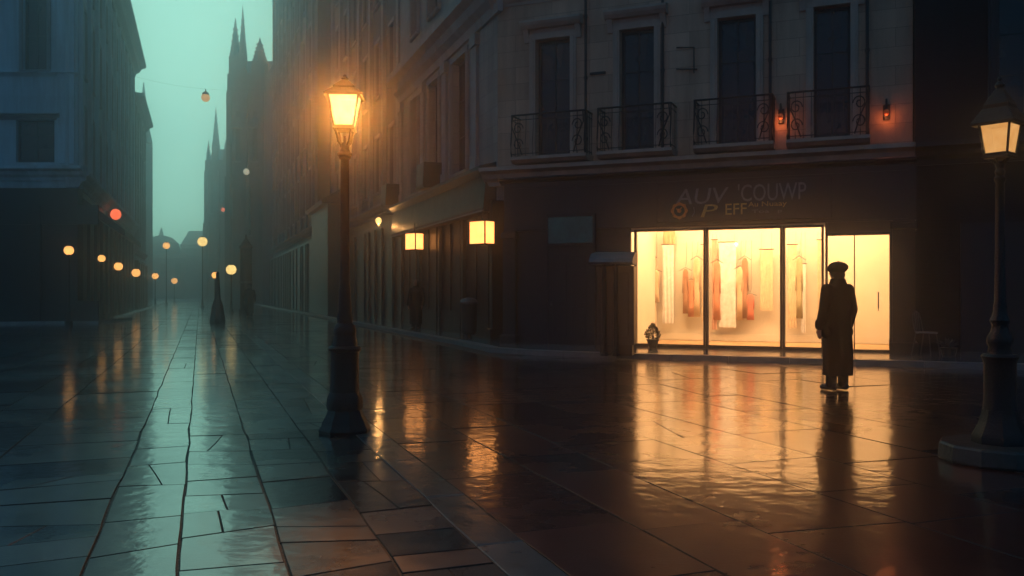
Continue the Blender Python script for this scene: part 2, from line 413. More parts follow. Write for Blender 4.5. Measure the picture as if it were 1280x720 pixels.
for l0, l1 in zip(edges, edges[1:]):
    mid = (l0+l1)/2; strip = abs(mid-1.58) < .1
    s = -14+random.random(); a = b_ = s
    while s < 135:
        near = s < 24
        ln = random.uniform(.7, 1.7) if near else random.uniform(1.6, 3.2)
        worn = -1.2 < mid < 1.4 and 2 < s < 9.5
        if worn: ln = random.uniform(.38, .95)
        if strip: ln = random.uniform(.9, 1.3)
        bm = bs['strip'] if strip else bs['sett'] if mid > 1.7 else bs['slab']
        sk = 0 if strip else .16 if worn else .035
        w_ = l1-l0; a1 = s+ln+random.uniform(-sk, sk)*min(1, w_); b1_ = s+ln+random.uniform(-sk, sk)*min(1, w_)
        g_ = random.uniform(.006, .010) if worn else random.uniform(.0025, .0045)
        rnd = random.random()
        if not strip and rnd < (.30 if worn else .10 if near else 0):      # a flag cracked lengthwise
            t0, t1 = random.uniform(.3, .7), random.uniform(.3, .7); m0, m1 = l0+w_*t0, l0+w_*t1; g_ = .003
            flag(bm, [(a, l0), (a1, l0), (a1+(b1_-a1)*t1, m1), (a+(b_-a)*t0, m0)], g_); flag(bm, [(a+(b_-a)*t0, m0), (a1+(b1_-a1)*t1, m1), (b1_, l1), (b_, l1)], g_)
        elif not strip and worn and rnd < .5:                              # cracked slantwise
            t0, t1 = random.uniform(.25, .75), random.uniform(.25, .75); x0, x1 = a+(a1-a)*t0, b_+(b1_-b_)*t1; g_ = .003
            flag(bm, [(a, l0), (x0, l0), (x1, l1), (b_, l1)], g_); flag(bm, [(x0, l0), (a1, l0), (b1_, l1), (x1, l1)], g_)
        else: flag(bm, [(a, l0), (a1, l0), (b1_, l1), (b_, l1)], g_)
        s += ln; a, b_ = a1, b1_
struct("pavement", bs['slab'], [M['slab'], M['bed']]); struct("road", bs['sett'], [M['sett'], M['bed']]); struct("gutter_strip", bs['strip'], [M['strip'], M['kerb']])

# raised sidewalk along the right-hand buildings with its kerb
b = BM(); inner = [p.copy() for p in KERB]
off = []
for i, p in enumerate(KERB):
    t = (KERB[min(i+1, len(KERB)-1)]-KERB[max(i-1, 0)]).normalized(); nrm = Vector((-t.y, t.x, 0))
    off.append(p+nrm*.28)
back = [kc+D*40+DN*6, C0+DN*6+D*6, SL(150, 14)]
prism(b, [(p.x, p.y) for p in off]+[(p.x, p.y) for p in back], -.05, .098)
struct("sidewalk", b, M['walk'])
b = BM()
for i in range(len(KERB)-1):
    n = max(1, int((KERB[i+1]-KERB[i]).length/1.1)) if i > 1 else 30
    for k in range(n):
        f = lambda A, t: A[i]+(A[i+1]-A[i])*t
        t0, t1 = k/n, (k+1)/n; e = .006/max(.1, (KERB[i+1]-KERB[i]).length)
        q = [f(KERB, t0+e), f(KERB, t1-e), f(off, t1-e), f(off, t0+e)]
        z = .104+random.uniform(-.003, .003)
        prism(b, [(p.x, p.y) for p in q], -.06, z)
struct("kerb", b, M['kerb'])
# left hand sidewalk
b = BM(); prism(b, [(p.x, p.y) for p in (SL(43, -4.25), SL(140, -3.9), SL(140, -9), SL(43, -9))], -.05, .12)
prism(b, [(-70, 38.6), (-19.4, 38.6), (-18.6, 41.2), (-19.0, 44), (-70, 44)], -.05, .118)
struct("sidewalk", b, M['walk'])

# ================================================================== CORNER BUILDING WITH THE SHOP
FS = frame(C0, SROT)                               # x along the shop facade, y inwards
SW = alongS(1141)
cb = mk("corner_building", "warm stone corner building with iron balconies above the brightly lit shop", "building", C0, SROT)
ctr = [(670, 713), (775, 818), (897, 945), (1017, 1063)]
wins = [(alongS(a), alongS(c)) for a, c in ctr]
WZ0, WZ1 = 5.03, 8.15
ops = [(a, c, WZ0, WZ1) for a, c in wins] + [(a, c, 9.75, 12.2) for a, c in wins] + [(a, c, 13.5, 15.4) for a, c in wins]
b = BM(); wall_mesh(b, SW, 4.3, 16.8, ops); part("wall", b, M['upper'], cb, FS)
for a, c in wins:
    add_window(cb, FS, a, c, WZ0, WZ1, 'hood'); add_window(cb, FS, a, c, 9.75, 12.2, 'plain'); add_window(cb, FS, a, c, 13.5, 15.4, 'plain')
# storey ledges and cornice
b = BM(); xprism(b, CORN(4.28, 4.78, .48), -.35, SW+.05); part("ledge", b, M['trim'], cb, FS)
b = BM(); xprism(b, CORN(9.15, 9.45, .22), -.2, SW+.02); part("ledge", b, M['trim'], cb, FS)
b = BM(); xprism(b, CORN(16.4, 17.3, .7), -.6, SW+.1); part("cornice", b, M['trim'], cb, FS)
# pilaster strips between the windows: thin downpipes
for px in (733, 829, 963, 1084):
    a = alongS(px); b = BM(); tube(b, [(a, -.07, 4.8), (a, -.07, 9.1)], .035, 8)
    for z in (5.4, 7.0, 8.6): tube(b, [(a, -.07, z-.04), (a, -.07, z+.04)], .05, 8)
    part("downpipe", b, M['iron_far'], cb, FS)
b = BM(); tube(b, [(alongS(846), -.04, zS(846, 60)), (alongS(868), -.06, zS(868, 60)), (alongS(868), -.06, zS(868, 92))], .018, 6)
tube(b, [(alongS(846), -.05, zS(846, 87)), (alongS(872), -.05, zS(872, 87))], .02, 6); part("bracket", b, M['iron_far'], cb, FS)
b = BM(); box(b, alongS(738), alongS(757), -.05, .0, zS(750, 93), zS(750, 90)); part("bracket", b, M['iron_far'], cb, FS)
# balconies
for k, (p0, p1) in enumerate(((642, 733), (749, 840), (869, 966), (985, 1086))):
    a0, a1 = alongS(p0, .5), alongS(p1, .5); dpt = .62; zt = 6.05; zb = 4.93
    b = BM(); xprism(b, [(-.02, 4.80), (-.52, 4.80), (-.66, 4.88), (-.66, 4.955), (-.02, 4.955)], a0-.03, a1+.03)
    bal = part("balcony", b, M['trim'], cb, FS)
    b = BM(); y = -dpt
    rail = [(a0, -.02, zt), (a0, y, zt), (a1, y, zt), (a1, -.02, zt)]
    for i in range(3):
        tube(b, [rail[i], rail[i+1]], .024, 8)
        for zz in (zt-.13, zb+.1): tube(b, [(rail[i][0], rail[i][1], zz), (rail[i+1][0], rail[i+1][1], zz)], .011, 6)
    n = 10
    for i in range(n+1):
        x = a0+(a1-a0)*i/n
        belly = .07
        tube(b, [(x, y, zb), (x, y-belly*.8, zb+.12), (x, y-belly, zb+.35), (x, y-.01, zb+.7), (x, y, zt)], .0085 if i not in (0, n) else .02, 6)
    for s, xe in ((1, a0), (-1, a1)):         # scrolled end brackets
        for q in (0, 1):
            pts = []
            for t in range(26):
                th = t/25*2.6*PI; r = .16*(1-t/25*.72)
                pts.append((xe+s*(.19+math.cos(th)*r*.9), y-.03-.01*q, zb+.76-q*.42+math.sin(th)*r*1.05))
            tube(b, pts, .015, 6)
        tube(b, [(xe+s*.05, y-.02, zt), (xe+s*.02, y-.07, zt-.3), (xe+s*.16, y-.08, zt-.62), (xe+s*.3, y-.03, zb+.06)], .017, 6)
        for q in range(3): tube(b, [(xe, -.05-.17*q, zb), (xe, -.05-.17*q, zt)], .0085, 6)
    obj("railing", b, M['iron'], bal)
# ----- dark ground floor: shopfront that stands forward of the wall
PJ = 1.5
X = lambda px: alongS(px, PJ)
Y0 = -PJ
gx0, gx1 = X(795), X(1113); door0, door1 = X(1033), X(1113)
m1, m2, m3 = X(882), X(978), X(1030)
GZ0, GZ1 = .17, zS(900, 287, PJ); DZ1 = zS(1070, 293, PJ)
def fbox(bm, x0, x1, z0, z1, y0=Y0, y1=Y0+.14): box(bm, x0, x1, y0, y1, z0, z1)
b = BM()                                             # fascia above the glass
xs0 = X(630); xs1 = SW+.02
FZ1 = 4.22
box(b, xs0, xs1, Y0, Y0+.138, GZ1+.10, FZ1); box(b, xs0, gx0-.16, Y0+.14, -.01, GZ1+.10, FZ1); box(b, gx1+.03, xs1, Y0+.14, -.01, GZ1+.1, FZ1); box(b, gx0-.158, gx1+.028, Y0+.14, -.01, 4.11, FZ1)
box(b, xs0, gx0-.16, Y0+.1, -.01, 0, GZ1+.097)         # dark wall left of the glass (door recess follows as part)
part("shopfront", b, M['navy'], cb, FS)
b = BM(); xprism(b, [(y+Y0+.05, z) for y, z in CORN(FZ1-.12, FZ1+.06, .22)], xs0-.1, xs1); part("cornice", b, M['navy'], cb, FS)
b = BM(); box(b, xs0+.2, xs1-.15, Y0-.03, Y0-.002, GZ1+.13, GZ1+.19); box(b, xs0+.2, xs1-.15, Y0-.03, Y0-.002, FZ1-.22, FZ1-.17); part("moulding", b, M['navy'], cb, FS)
# sign board with its writing
sb0, sb1 = X(822), X(1040); sz0, sz1 = zS(930, 276, PJ), zS(930, 226, PJ)
b = BM(); box(b, sb0, sb1, Y0-.07, Y0-.035, sz0, sz1, .012); sign = part("sign_board", b, M['navy'], cb, FS)
def text_bm(s, size, x, y, z, ext=.012, sx=1, shear=0):
    cu = bpy.data.curves.new("lettering", 'FONT'); cu.body = s; cu.size = size; cu.extrude = ext/2; cu.resolution_u = 3; cu.shear = shear
    to = bpy.data.objects.new("lettering", cu); COL.objects.link(to)
    bpy.context.view_layer.update()
    me = bpy.data.meshes.new_from_object(to.evaluated_get(bpy.context.evaluated_depsgraph_get()))
    bpy.data.objects.remove(to)
    bm = BM(); bm.from_mesh(me)
    w = max(v.co.x for v in bm.verts)
    for v in bm.verts: v.co = Vector((x+v.co.x*sx, y-v.co.z, z+v.co.y))
    return bm, w*sx
def fit_text(s, x0, x1, z0, z1, mname, y=Y0-.078, shear=0):
    size = (z1-z0)/.70
    bm, w = text_bm(s, size, 0, 0, 0); bm.free()
    bm, w = text_bm(s, size, x0, y, z0, .014, (x1-x0)/w, shear)
    return obj("lettering", bm, M[mname], sign, recalc=False)
zz = lambda py: zS(930, py, PJ)
fit_text("AUV", X(845), X(908), zz(253), zz(233), 'signgrey', shear=.15)
fit_text("'COUWP", X(922), X(1008), zz(252), zz(231), 'signgrey')
fit_text("P", X(874), X(894), zz(270), zz(254), 'signgold', shear=.2)
fit_text("EFF", X(906), X(934), zz(268), zz(254), 'signgold')
fit_text("Au", X(936), X(948), zz(259), zz(253), 'signgold'); fit_text("Nuaay", X(952), X(984), zz(259), zz(253), 'signgold')
fit_text("Toa", X(940), X(962), zz(267), zz(263), 'signgrey'); fit_text("p", X(972), X(978), zz(267), zz(263), 'signgrey')
b = BM(); ex, ez = X(850), zz(261)
def ringxz(bm, cx, cz, r0, r1, y0, y1, n=24, wav=0):
    rr = lambda r, i: r*(1+wav*math.cos(i*2*PI/n*8))
    for i in range(n):
        a0, a1 = 2*PI*i/n, 2*PI*(i+1)/n
        P = [(cx+rr(r, j)*math.cos(a), y, cz+rr(r, j)*math.sin(a)) for r, j, a, y in
             ((r0, 0, a0, y0), (r1, i, a0, y0), (r1, i+1, a1, y0), (r0, 0, a1, y0), (r0, 0, a0, y1), (r1, i, a0, y1), (r1, i+1, a1, y1), (r0, 0, a1, y1))]
        v = [bm.verts.new(p) for p in P]
        for q in ((0, 1, 2, 3), (7, 6, 5, 4), (1, 5, 6, 2), (3, 7, 4, 0)): bm.faces.new([v[k] for k in q])
ringxz(b, ex, ez, .12, .19, Y0-.092, Y0-.071, 32, .06); ringxz(b, ex, ez, .0, .05, Y0-.095, Y0-.071, 12)
tube(b, [(ex, Y0-.085, ez), (ex+.06, Y0-.085, ez+.08)], .014, 6); tube(b, [(ex, Y0-.085, ez), (ex-.07, Y0-.085, ez+.05)], .014, 6)
obj("emblem", b, M['signorange'], sign)
b = BM(); tube(b, [(X(866), Y0-.085, zz(269)), (X(869), Y0-.085, zz(264)), (X(868), Y0-.085, zz(257))], .016, 6); obj("emblem", b, M['signgrey'], sign)
# pilasters
b = BM(); 
for x0, x1 in ((X(1114)+.02, SW+.0),): 
    fbox(b, x0, x1, 0, GZ1+.097, Y0-.04, -.01); box(b, x0-.05, x1+.06, Y0-.13, -.02, 0, .32, .02); box(b, x0-.04, x1+.04, Y0-.1, -.02, GZ1-.1, GZ1+.06, .02)
    box(b, x0+.08, x1-.08, Y0-.055, Y0-.04, .5, GZ1-.3)
part("pilaster", b, M['brown'], cb, FS)
b = BM(); x0, x1 = xs0-.02, xs0+.32
fbox(b, x0, x1, 0, GZ1+.097, Y0-.04, -.01); box(b, x0-.05, x1+.05, Y0-.13, -.02, 0, .32, .02); box(b, x0-.04, x1+.04, Y0-.1, -.02, GZ1-.1, GZ1+.06, .02)
part("pilaster", b, M['brown'], cb, FS)
# shop window frame, mullions, glass
def shop_bay(x0, x1, z0, z1, nm="shop_window"):
    b = BM(); t = .05
    fbox(b, x0-t, x0, z0-t, z1+t); fbox(b, x1, x1+t, z0-t, z1+t); fbox(b, x0, x1, z1, z1+t); fbox(b, x0, x1, z0-t, z0)
    w = part(nm, b, M['navy'], cb, FS)
    g = BM(); box(g, x0-.01, x1+.01, Y0+.06, Y0+.068, z0-.01, z1+.01); obj("pane", g, M['glass'], w); return w
g = .055
shop_bay(gx0, m1-g, GZ0, GZ1); shop_bay(m1+g, m2-g, GZ0, GZ1); shop_bay(m2+g, m3-g, GZ0, GZ1)
dw = shop_bay(m3+g+.02, gx1-.02, GZ0-.02, DZ1, "shop_door")
b = BM(); xm = X(1068); fbox(b, xm-.012, xm+.012, GZ0-.02, DZ1, Y0+.04, Y0+.058); fbox(b, m3+g+.02, gx1-.02, DZ1-.02, DZ1, Y0+.04, Y0+.058); obj("glazing_bar", b, M['brown'], dw)
b = BM(); tube(b, [(X(1098), Y0-.04, 1.0), (X(1098), Y0-.06, 1.06), (X(1098), Y0-.06, 1.34), (X(1098), Y0-.04, 1.4)], .014, 8); obj("handle", b, M['ply'], dw)
b = BM(); fbox(b, m3+g-.03, gx1+.03, DZ1+.052, GZ1+.097, Y0, Y0+.14); part("transom", b, M['brown'], cb, FS)
b = BM(); box(b, gx0-.16, gx1+.02, Y0-.06, Y0+.14, .0, GZ0-.072); box(b, gx0-.1, m3, Y0-.09, Y0-.06, .1, .14); part("stall_riser", b, M['navy'], cb, FS)
# shop interior
b = BM(); iy = 1.3; ix0, ix1 = gx0-.15, gx1+.02
for q in ([(ix0, iy, .1), (ix1, iy, .1), (ix1, iy, 4.1), (ix0, iy, 4.1)], [(ix0, Y0+.141, .1), (ix0, iy, .1), (ix0, iy, 4.1), (ix0, Y0+.141, 4.1)],
          [(ix1, Y0+.141, .1), (ix1, iy, .1), (ix1, iy, 4.1), (ix1, Y0+.141, 4.1)], [(ix0, Y0+.141, 4.05), (ix1, Y0+.141, 4.05), (ix1, iy, 4.05), (ix0, iy, 4.05)], [(ix0, Y0+.145, GZ1), (ix1, Y0+.145, GZ1), (ix1, Y0+.145, 4.05), (ix0, Y0+.145, 4.05)]):
    b.faces.new([b.verts.new(p) for p in q])
box(b, ix0+.02, ix1-.02, iy-.05, iy-.003, .13, .30)
part("interior_wall", b, M['cream'], cb, FS)
b = BM(); box(b, ix0, ix1, Y0+.142, iy, .02, .12); part("interior_floor", b, M['shopfloor'], cb, FS)
for k in range(4):
    x = ix0+(ix1-ix0)*(k+.5)/4
    b = BM(); box(b, x-.6, x+.6, -1.0, .5, 3.95, 4.03, .01); part("ceiling_light", b, M['tube'], cb, FS)
# door and teal plate left of the glass
b = BM(); dx0, dx1 = X(684), X(737)
box(b, dx0-.12, dx0, Y0+.04, Y0+.099, .1, 2.75); box(b, dx1, dx1+.12, Y0+.04, Y0+.099, .1, 2.75); box(b, dx0, dx1, Y0+.04, Y0+.099, 2.55, 2.75)
dr = part("door", b, M['navy'], cb, FS)
b = BM(); box(b, dx0+.005, dx1-.005, Y0+.06, Y0+.098, .1, 2.54)
for z0, z1 in ((.3, 1.0), (1.15, 2.3)):
    for xx0, xx1 in ((dx0+.12, (dx0+dx1)/2-.06), ((dx0+dx1)/2+.06, dx1-.12)): box(b, xx0, xx1, Y0+.045, Y0+.06, z0, z1, .008)
obj("leaf", b, M['navy'], dr); b = BM(); ball(b, (dx0+.1, Y0+.03, 1.1), .035); obj("handle", b, M['ply'], dr, True)
b = BM(); box(b, X(686), X(742), Y0-.06, Y0-.032, zS(715, 304, PJ), zS(715, 271, PJ), .012); sp_ = part("sign_plate", b, M['teal'], cb, FS)
b = BM()
for a0, a1, c0, c1 in ((683, 686.2, 307, 268), (741.8, 745, 307, 268), (686.3, 741.7, 307, 304.2), (686.3, 741.7, 270.8, 268)): box(b, X(a0), X(a1), Y0-.07, Y0-.028, zS(715, c0, PJ), zS(715, c1, PJ), .004)
obj("rim", b, M['navy'], sp_)
# ----- street side of the same building
sC = C0.dot(U); lC = C0.dot(V); SLEN = 12.4
FR = frame(SL(sC+SLEN, lC), math.atan2(-U.y, -U.x))
def alongR(px):      # distance along FR.x of a photo column
    y = 1167.0*lC/(px-250.4); return SLEN-((y-.3341*lC)/.9425-sC)
sops = [(alongR(a), alongR(c), 5.15, 8.7) for a, c in ((516, 524), (538, 550), (567, 585))]
up = [(a, c, 11.1, 13.6) for a, c, _, _ in sops]
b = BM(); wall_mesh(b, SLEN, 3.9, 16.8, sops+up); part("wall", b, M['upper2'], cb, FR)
for a, c, z0, z1 in sops+up: add_window(cb, FR, a, c, z0, z1, 'plain', ('wood', 'glassd', 'trim2'))
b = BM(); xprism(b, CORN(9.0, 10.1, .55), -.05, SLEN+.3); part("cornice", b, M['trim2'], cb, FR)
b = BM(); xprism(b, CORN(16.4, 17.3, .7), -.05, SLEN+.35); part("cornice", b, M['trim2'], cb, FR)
for px in (503, 530, 558, 596):
    a = alongR(px); b = BM(); box(b, a-.22, a+.22, -.09, -.002, 5.0, 8.97); box(b, a-.3, a+.3, -.15, -.002, 8.6, 8.96); box(b, a-.28, a+.28, -.13, -.002, 5.0, 5.3)
    part("pilaster", b, M['trim2'], cb, FR)
b = BM(); box(b, 0, SLEN-.15, -.02, .4, 0, 3.897)
k = 0
for a0 in (.5, 3.5, 6.4, 9.2):
    box(b, a0, a0+.22, -.12, -.02, .1, 3.6); box(b, a0+2.5, a0+2.72, -.12, -.02, .1, 3.6); box(b, a0+.22, a0+2.5, -.07, -.02, .1, .8)
    box(b, a0+1.3, a0+1.38, -.06, -.02, .8, 3.6)
part("shopfront", b, M['navy'], cb, FR)
b = BM(); xprism(b, [(.0, 3.62), (-.35, 3.62), (-.38, 3.72), (-.30, 4.6), (-.5, 4.75), (-.5, 4.85), (0, 4.98)], -.02, SLEN-.1); part("fascia", b, M['navy'], cb, FR)
b = BM(); box(b, -.0, SLEN, -.44, -.385, 3.60, 3.64); part("moulding", b, M['trim2'], cb, FR)
for px in (499, 548):       # planters' box bays on the fascia
    a = alongR(px); b = BM(); xprism(b, [(0, 4.9), (-.62, 4.9), (-.66, 5.0), (-.62, 5.75), (0, 5.75)], a-.5, a+.5); part("window_box", b, M['navy'], cb, FR)
b = BM(); box(b, SLEN-.13, SLEN+.1, -.2, .5, 0, 3.9, .02); box(b, SLEN-.2, SLEN+.14, -.26, .5, 0, .4, .02); part("pilaster", b, M['brown'], cb, FR)
# body and roof behind the two facades
b = BM(); P = [C0+DN*.5+D*.3, C0+D*(SW-.01)+DN*.5, C0+D*(SW-.01)+DN*11, SL(sC+SLEN-.02, lC+10), SL(sC+SLEN-.02, lC+.5)]
Pl = [FS.inverted() @ p for p in P]; prism(b, [(p.x, p.y) for p in Pl], 4.35, 16.6); part("rear_wall", b, M['upper2'], cb, FS)
b = BM(); vs0 = [b.verts.new((p.x, p.y, 17.2)) for p in Pl]; c = sum(Pl, Vector())/5
vs1 = [b.verts.new((c.x+(p.x-c.x)*.6, c.y+(p.y-c.y)*.6, 20)) for p in Pl]
for i in range(5): b.faces.new((vs0[i], vs0[(i+1) % 5], vs1[(i+1) % 5], vs1[i]))
b.faces.new(vs1); b.faces.new(vs0[::-1]); part("roof", b, M['slate'], cb, FS)

# ================================================================== OTHER BUILDINGS
def terrace(label, s0, s1, l, side, H, wallm, trimm, ww, wh, pitch, floors, gf=4.6, depth=12, name="terraced_house", pil=True, porch=True):
    """a street house; side=+1 stands on the right of the street, -1 on the left"""
    Ln = s1-s0
    if side > 0: p, rz = SL(s1, l), math.atan2(-U.y, -U.x)
    else: p, rz = SL(s0, l), math.atan2(U.y, U.x)
    r = mk(name, label, "building", p, rz); Fm = frame(p, rz)
    ops = []; n = max(1, int((Ln-1)/pitch)); m = (Ln-n*pitch)/2
    for f0 in floors:
        for k in range(n):
            xc = m+pitch*(k+.5); ops.append((xc-ww/2, xc+ww/2, f0, f0+wh))
    b = BM(); wall_mesh(b, Ln, 0, H, ops); part("wall", b, M[wallm], r, Fm)
    for o in ops: add_window(r, Fm, *o, 'far' if s0 > 60 else 'plain', ('wood', 'glassd', trimm))
    b = BM(); xprism(b, CORN(H-.9, H+.1, .8), -.1, Ln+.1); part("cornice", b, M[trimm], r, Fm)
    b = BM(); xprism(b, CORN(gf, gf+.5, .35), 0, Ln); part("ledge", b, M[trimm], r, Fm)
    if pil:
        for k in range(n+1):
            x = m+pitch*k; b = BM(); box(b, x-.25, x+.25, -.16, -.002, gf+.52, H-.92); box(b, x-.34, x+.34, -.22, -.002, H-1.5, H-.93)
            part("pilaster", b, M[trimm], r, Fm)
    if porch:
        b = BM(); box(b, .3, Ln-.3, -.34, -.003, .05, gf-.5)
        k = 0; x = .5
        while x < Ln-1.5: box(b, x, x+.25, -.44, -.34, .1, gf-.7); x += random.choice((1.1, 1.7, 2.4, 2.9))
        part("shopfront", b, M['navy'], r, Fm)
    b = BM(); box(b, .01, Ln-.01, .5, depth, 0, H-.05); part("rear_wall", b, M[wallm], r, Fm)
    b = BM(); xprism(b, [(-.2, H+.11), (depth, H+.11), (depth*.65, H+3.2), (depth*.35, H+3.2)], 0, Ln); part("roof", b, M['slate'], r, Fm)
    return r, Fm
sB = sC+SLEN
rB, FB = terrace("tall sooty house with pilasters rising behind the lit lamp post", sB+.03, 59, lC+.45, 1, 25, 'rowstone', 'trim2', 1.1, 2.6, 3.3, (6.2, 10.8, 15.2, 19.4), gf=5.0)
b = BM(); x0 = 59-52; 
b = BM(); box(b, 1.0, 8.5, -1.3, -.36, .05, 6.4); xprism(b, [(-.37, 6.4), (-1.6, 6.4), (-1.7, 6.6), (-.37, 7.4)], .8, 8.7); part("porch", b, M['navy'], rB, FB)
terrace("very tall hazy house between the church and the pilastered house", 59.05, 97, lC-.35, 1, 38, 'rowstone', 'trim2', 1.4, 3, 3.8, (7, 12, 17, 22, 27, 32), gf=5.4)
terrace("low hazy house at the foot of the pinnacled church", 112, 140, lC-2.2, 1, 13, 'farstone', 'trim2', 1.4, 2.6, 3.5, (5.5,), gf=4.2, pil=False, porch=False)
# left building on the corner of the square
LC = Vector(((97-640)/F*40.5, 40.5, 0)); FL = frame(LC-Vector((34, 0, 0)), 0)
lb = mk("corner_house", "pale blue-grey corner house over a dark ground floor at the left of the street", "building", LC-Vector((34, 0, 0)), 0)
xl = lambda px: 34+(px-97)/F*40.5
zl = lambda py: CAMZ-(py-HY)/F*40.5
LH = 20.4
ops = []
for dx in (0, -4.0, -8.0, -12.0):
    ops += [(xl(29)+dx, xl(59)+dx, zl(87), zl(-45)), (xl(20)+dx, xl(68)+dx, zl(203), zl(150)), (xl(29)+dx, xl(59)+dx, 17.2, 19.0)]
b = BM(); wall_mesh(b, 34, 6.2, LH, ops, depth=.35); part("wall", b, M['pale'], lb, FL)
for o in ops: add_window(lb, FL, *o, 'plain' if o[3]-o[2] > 3 else 'door', ('wood', 'glassd', 'trim2'))
b = BM(); xprism(b, CORN(zl(96), zl(90), .2), -.1, 34.1); part("ledge", b, M['pale'], lb, FL)
b = BM(); xprism(b, CORN(zl(226), zl(208), .55), -.1, 34.4); part("ledge", b, M['pale'], lb, FL)
for dx in (0, -4.0, -8.0):
    b = BM(); xprism(b, CORN(zl(150), zl(142), .35), xl(0)+dx, xl(76)+dx); part("lintel", b, M['trim2'], lb, FL)
b = BM(); box(b, 33.1, 33.9, -.12, -.003, 7.3, LH-1); part("quoin", b, M['pale'], lb, FL)
b = BM(); box(b, 0, 34, 0, .5, 0, 6.18)
for x in range(2, 33, 3): box(b, x, x+.35, -.14, -.003, .1, 5.4); box(b, x+.35, x+2.99, -.08, -.003, .1, 1.0); box(b, x+.35, x+2.99, -.1, -.003, 4.5, 5.4)
part("shopfront", b, M['navy'], lb, FL)
sL = LC.dot(U); lL = LC.dot(V); FLS = frame(LC, math.atan2(U.y, U.x)); LLN = 36
ops = []
for k in range(10):
    for z0, h in ((7.4, 2.8), (11.8, 3.2), (16.4, 2.0)): ops.append((1.6+3.4*k, 2.8+3.4*k, z0, z0+h))
b = BM(); wall_mesh(b, LLN, 6.2, LH, ops); part("wall", b, M['pale'], lb, FLS)
for o in ops: add_window(lb, FLS, *o, 'plain', ('wood', 'glassd', 'trim2'))
for k in range(11):
    x = .45+3.4*k; b = BM(); box(b, x-.3, x+.3, -.2, -.002, 7.1, LH-.95); part("pilaster", b, M['pale'], lb, FLS)
b = BM(); box(b, .51, LLN, 0, .5, 0, 6.18)
for k in range(12): box(b, .6+3*k, .95+3*k, -.15, -.003, .1, 5.4)
part("shopfront", b, M['navy'], lb, FLS)
b = BM(); xprism(b, CORN(6.2, 7.0, .5), -.1, LLN); part("ledge", b, M['pale'], lb, FLS)
b = BM(); xprism(b, CORN(LH-.8, LH+.3, 1.0), -.9, LLN); part("cornice", b, M['slate'], lb, FLS)
b = BM(); xprism(b, CORN(LH-.8, LH+.3, 1.0), -.5, 34.9); part("cornice", b, M['slate'], lb, FL)
b = BM(); xprism(b, [(-.02, 5.9), (-1.9, 4.4), (-1.95, 4.1), (-1.85, 4.1), (-.02, 5.4)], 1.0, 13); part("awning", b, M['navy'], lb, FLS)
P = [LC+Vector((-33.9, .5, 0)), LC+Vector((-.6, .5, 0)), SL(sL+LLN-.02, lL-.5), SL(sL+LLN-.02, lL-16), LC+Vector((-33.9, 16, 0))]
Pl = [FL.inverted() @ p for p in P]; b = BM(); prism(b, [(p.x, p.y) for p in Pl], 0, LH-.1); part("rear_wall", b, M['pale'], lb, FL)
b = BM(); c = sum(Pl, Vector())/5; v0 = [b.verts.new((p.x, p.y, LH+.25)) for p in Pl]; v1 = [b.verts.new((c.x+(p.x-c.x)*.6, c.y+(p.y-c.y)*.6, LH+3)) for p in Pl]
for i in range(5): b.faces.new((v0[i], v0[(i+1) % 5], v1[(i+1) % 5], v1[i]))
b.faces.new(v1); b.faces.new(v0[::-1]); part("roof", b, M['slate'], lb, FL)
r2, F2 = terrace("narrow house with a roof finial at the far end of the pale row", sL+LLN+.05, sL+LLN+15, lL+.05, -1, 18.2, 'pale', 'trim2', 1.2, 2.6, 3.4, (6.4, 10.4, 14.2))
b = BM(); lathe(b, [(.35, 18.3), (.3, 19), (.12, 19.4), (.28, 19.8), (.05, 20.2), (.02, 21.4)], 10, (14.4, .2)); part("finial", b, M['slate'], r2, F2)
# dark neighbour to the right of the shop
nb = mk("dark_house", "black brick house in the dark beside the lit shop", "building", C0+D*(SW+.03), SROT); FN = frame(C0+D*(SW+.03)-DN*.55, SROT)
ops = [(x, x+1.1, z, z+h) for x in (1.6, 4.9, 8.2, 11.5, 14.8) for z, h in ((5.2, 2.7), (9.6, 2.5), (13.2, 2))]
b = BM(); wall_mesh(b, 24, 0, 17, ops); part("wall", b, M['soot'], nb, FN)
for o in ops: add_window(nb, FN, *o, 'plain', ('wood', 'glassd', 'navy'))
b = BM(); xprism(b, CORN(4.2, 4.7, .4), 0, 24); part("ledge", b, M['navy'], nb, FN)
b = BM(); xprism(b, CORN(16.4, 17.2, .6), 0, 24); part("cornice", b, M['navy'], nb, FN)
b = BM(); box(b, .9, 2.3, -.08, -.002, .1, 2.9); box(b, 3.4, 8, -.08, -.002, .1, 3.4); box(b, 3.6, 5.6, -.1, -.08, .8, 3.2); box(b, 5.8, 7.8, -.1, -.08, .8, 3.2); part("shopfront", b, M['navy'], nb, FN)
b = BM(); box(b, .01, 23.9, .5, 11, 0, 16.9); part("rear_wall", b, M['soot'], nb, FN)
b = BM(); xprism(b, [(-.1, 17.2), (11, 17.2), (7, 20), (4, 20)], 0, 24); part("roof", b, M['slate'], nb, FN)

